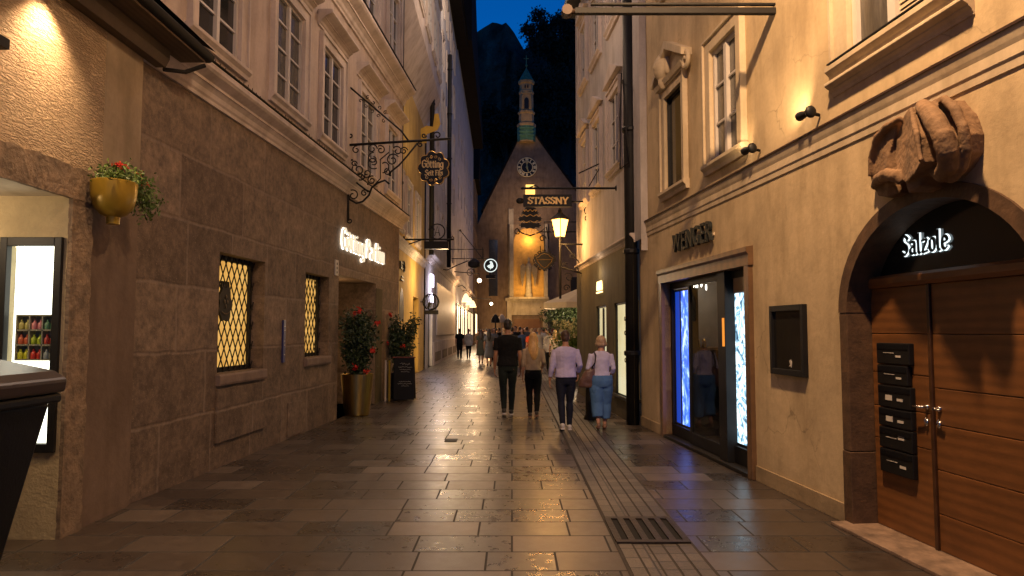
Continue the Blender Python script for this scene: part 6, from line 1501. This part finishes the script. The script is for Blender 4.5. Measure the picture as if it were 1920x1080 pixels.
# the crowd further on: a few figure kinds, copied with their own clothes
def proto(fem, top, bottom, hair, stride, H=1.72):
    return person('proto', 0, 0, H, 1.0, fem, stride, (ARM,ARM), top, bottom, hair, SHB, voxel=.022, bodyvox=.018)[0]
PR = {
 'm': proto(False, ('t_shirt',C_['black'],.75,.88,.02), ('trousers',C_['navy'],.012), ('short',HB), (.1,-.1)),
 'w': proto(True, ('jacket',C_['white'],1.8,.78,.03,.03), ('trousers',C_['black'],.004), ('short',HB), (-.08,.1), 1.66),
 'd': proto(True, ('top',C_['cream'],.75,.9,.02), ('skirt',C_['cream'],.42,.23), ('long',HBR), (.08,-.06), 1.66)}
used = set()
def crowd(k, px, ytop, Yd, H, label, tc, bc, hc, rz=0, group='people in the square before the church'):
    o = PR[k]; base = 1.72 if k == 'm' else 1.66
    if k in used: o = copy_tree(o)
    used.add(k)
    x = (px-960)/F*Yd; o.location = (x, Yd, 0); o.rotation_euler = (0,0,rz); sc = H/base; o.scale = (sc,sc,sc)
    o['label'] = label; o['category'] = 'person'; o['group'] = group
    for c in o.children:
        st = c.name.split('.')[0]
        m_ = {'t_shirt':tc,'jacket':tc,'top':tc,'trousers':bc,'skirt':bc,'hair':hc}.get(st)
        if m_: c.material_slots[0].link = 'OBJECT'; c.material_slots[0].material = m_
L_ = [
 ('m',862,612,38.5,1.74,'person in black T-shirt and black trousers walking along the left wall','black','black',HB,0),
 ('w',879,610,39,1.72,'person with red hair and white jacket walking beside one in black','white','black',HR,0),
 ('w',897,612,50,1.72,'person in brown coat at the left shop windows','brown','brown',HB,0),
 ('w',906,612,47,1.70,'person in grey-brown coat standing near the left shop windows','grey','brown',HBR,3.0),
 ('d',917,607,31,1.70,'person in grey dress walking alone left of the tall man','grey','grey',HB,0),
 ('m',926,605,36,1.76,'man in dark grey T-shirt behind the tall man','grey','black',HB,3.1),
 ('m',936,606,44,1.80,'man in black standing left of the tall man head','black','black',HB,1.0),
 ('m',966,603,36,1.86,'man in black seen just right of the tall man','black','black',HB,2.5),
 ('w',975,602,42,1.85,'person in long black coat between the tall man and the blonde woman','black','black',HB,0),
 ('m',984,604,48,1.84,'man in navy top deep in the crowd','navy','black',HBR,3.1),
 ('m',997,606,27,1.72,'person in bright orange top in front of the crowd','orange','orange',HG,0),
 ('w',1011,605,28.5,1.74,'person in pale jacket directly right of the orange top','white','cream',HG,0),
 ('w',1019,604,33,1.78,'person in white jacket behind the lavender shirt, left side','white','grey',HBR,0),
 ('w',1030,606,27.5,1.72,'person in white jacket and black trousers right of the pale ones','white','black',HB,0),
 ('d',1041,608,25.5,1.66,'woman in cream dress beside the flowers','cream','cream',HBL,0),
 ('d',1049,609,30,1.66,'woman in beige dress near the flower stand','beige','dress',HBR,3.0),
 ('m',1004,607,56,1.82,'man in blue top far back before the church door','blue','black',HB,0),
 ('m',955,607,60,1.82,'man in olive top far back before the church door','olive','black',HBR,0),
 ('w',1024,608,58,1.80,'person in brown jacket far back on the right','brown','black',HB,1.5),
 ('w',944,608,54,1.80,'person in beige jacket far back on the left','beige','black',HG,0.5),
 ('d',902,609,34,1.68,'woman in olive dress near the warm shop windows','olive','olive',HBR,0),
 ('w',923,608,42,1.74,'person in white jacket just left of the tall man','white','blue',HB,3.0),
 ('m',931,607,52,1.80,'man in orange-brown top between the tall man and the shops','brown','black',HB,0),
 ('m',960,605,31,1.78,'man in black peering past the tall man on his right side','black','navy',HB,0),
 ('w',969,607,55,1.76,'person in white jacket deep between tall man and blonde woman','white','black',HG,0),
 ('d',979,606,32,1.72,'woman in dark blue dress just left of the blonde woman','blue','blue',HB,2.9),
 ('m',988,606,40,1.84,'man in grey top above the blonde woman head','grey','black',HBR,0),
 ('w',1003,608,36,1.74,'person in beige jacket between the orange top and pale jackets','beige','brown',HG,3.1),
 ('m',1015,607,44,1.82,'man in white T-shirt behind the pale jackets','white','navy',HB,0),
 ('w',1036,607,38,1.74,'person in black jacket behind the white jackets on the right','black','black',HR,0),
 ('d',1046,608,44,1.70,'woman in orange dress far behind the flower stand','orange','orange',HB,0),
 ('m',912,611,60,1.78,'man in white top far along the left shops','white','black',HB,0),
 ('d',990,609,64,1.74,'woman in brown dress farthest from us near the portal','brown','brown',HB,0),
]
for (k,px,yt,Yd,H,lb,tc,bc,hc,rz) in L_: crowd(k, px, yt, Yd, H, lb, C_[tc], C_[bc], hc, rz)

# ================================================================== OFF-FRAME STREET LAMP above the portal, and unseen added lamps lighting the facades
def hung_lamp(x, y, z, label, W, col=WARM, size=.12):
    T = thing('unseen_hung_lamp', label, 'lamp', (x,y,z))
    part('hood', MB().lathe((x,y,z), [(.22,0),(.20,.05),(.08,.16),(.03,.22),(.01,.24)], 16), M['iron'], T)
    part('bulb', MB().ell((x,y,z-.02), (.08,.08,.06)), M['e_bulb'], T)
    part('cable', MB().tube([(FL(0,0,0).x-.2,y,z+.9),(x,y,z+.24),(3.6,y,z+.9)], .008, 5), M['iron'], T)
    lamp('POINT', 'hung_lamp_light', (x,y,z-.12), col, W, size)
hung_lamp(1.15, 3.6, 7.6, 'hooded street lamp hung over the street above the portal', 800, (1,.62,.34))
lamp('SPOT', 'hooded_lamp_beam', (1.15,3.6,7.45), (1,.60,.29), 2100, .12, (3.0,5.6,3.0), 125, .9)
hung_lamp(-.6, 12.5, 8.9, 'added hooded lamp hung out of view to light the pale facade', 230, (1,.68,.45))  # added above the view to brighten the pale facade
hung_lamp(-.9, 21.0, 13.5, 'added hooded lamp hung out of view to light the middle of the street', 420, (1,.72,.48))  # unseen extra light for the facades in mid street
hung_lamp(-.9, 34.0, 20.5, 'added hooded lamp hung out of view to light the far street and crowd', 1100, (1,.74,.52))  # unseen extra light for the far facades and the crowd
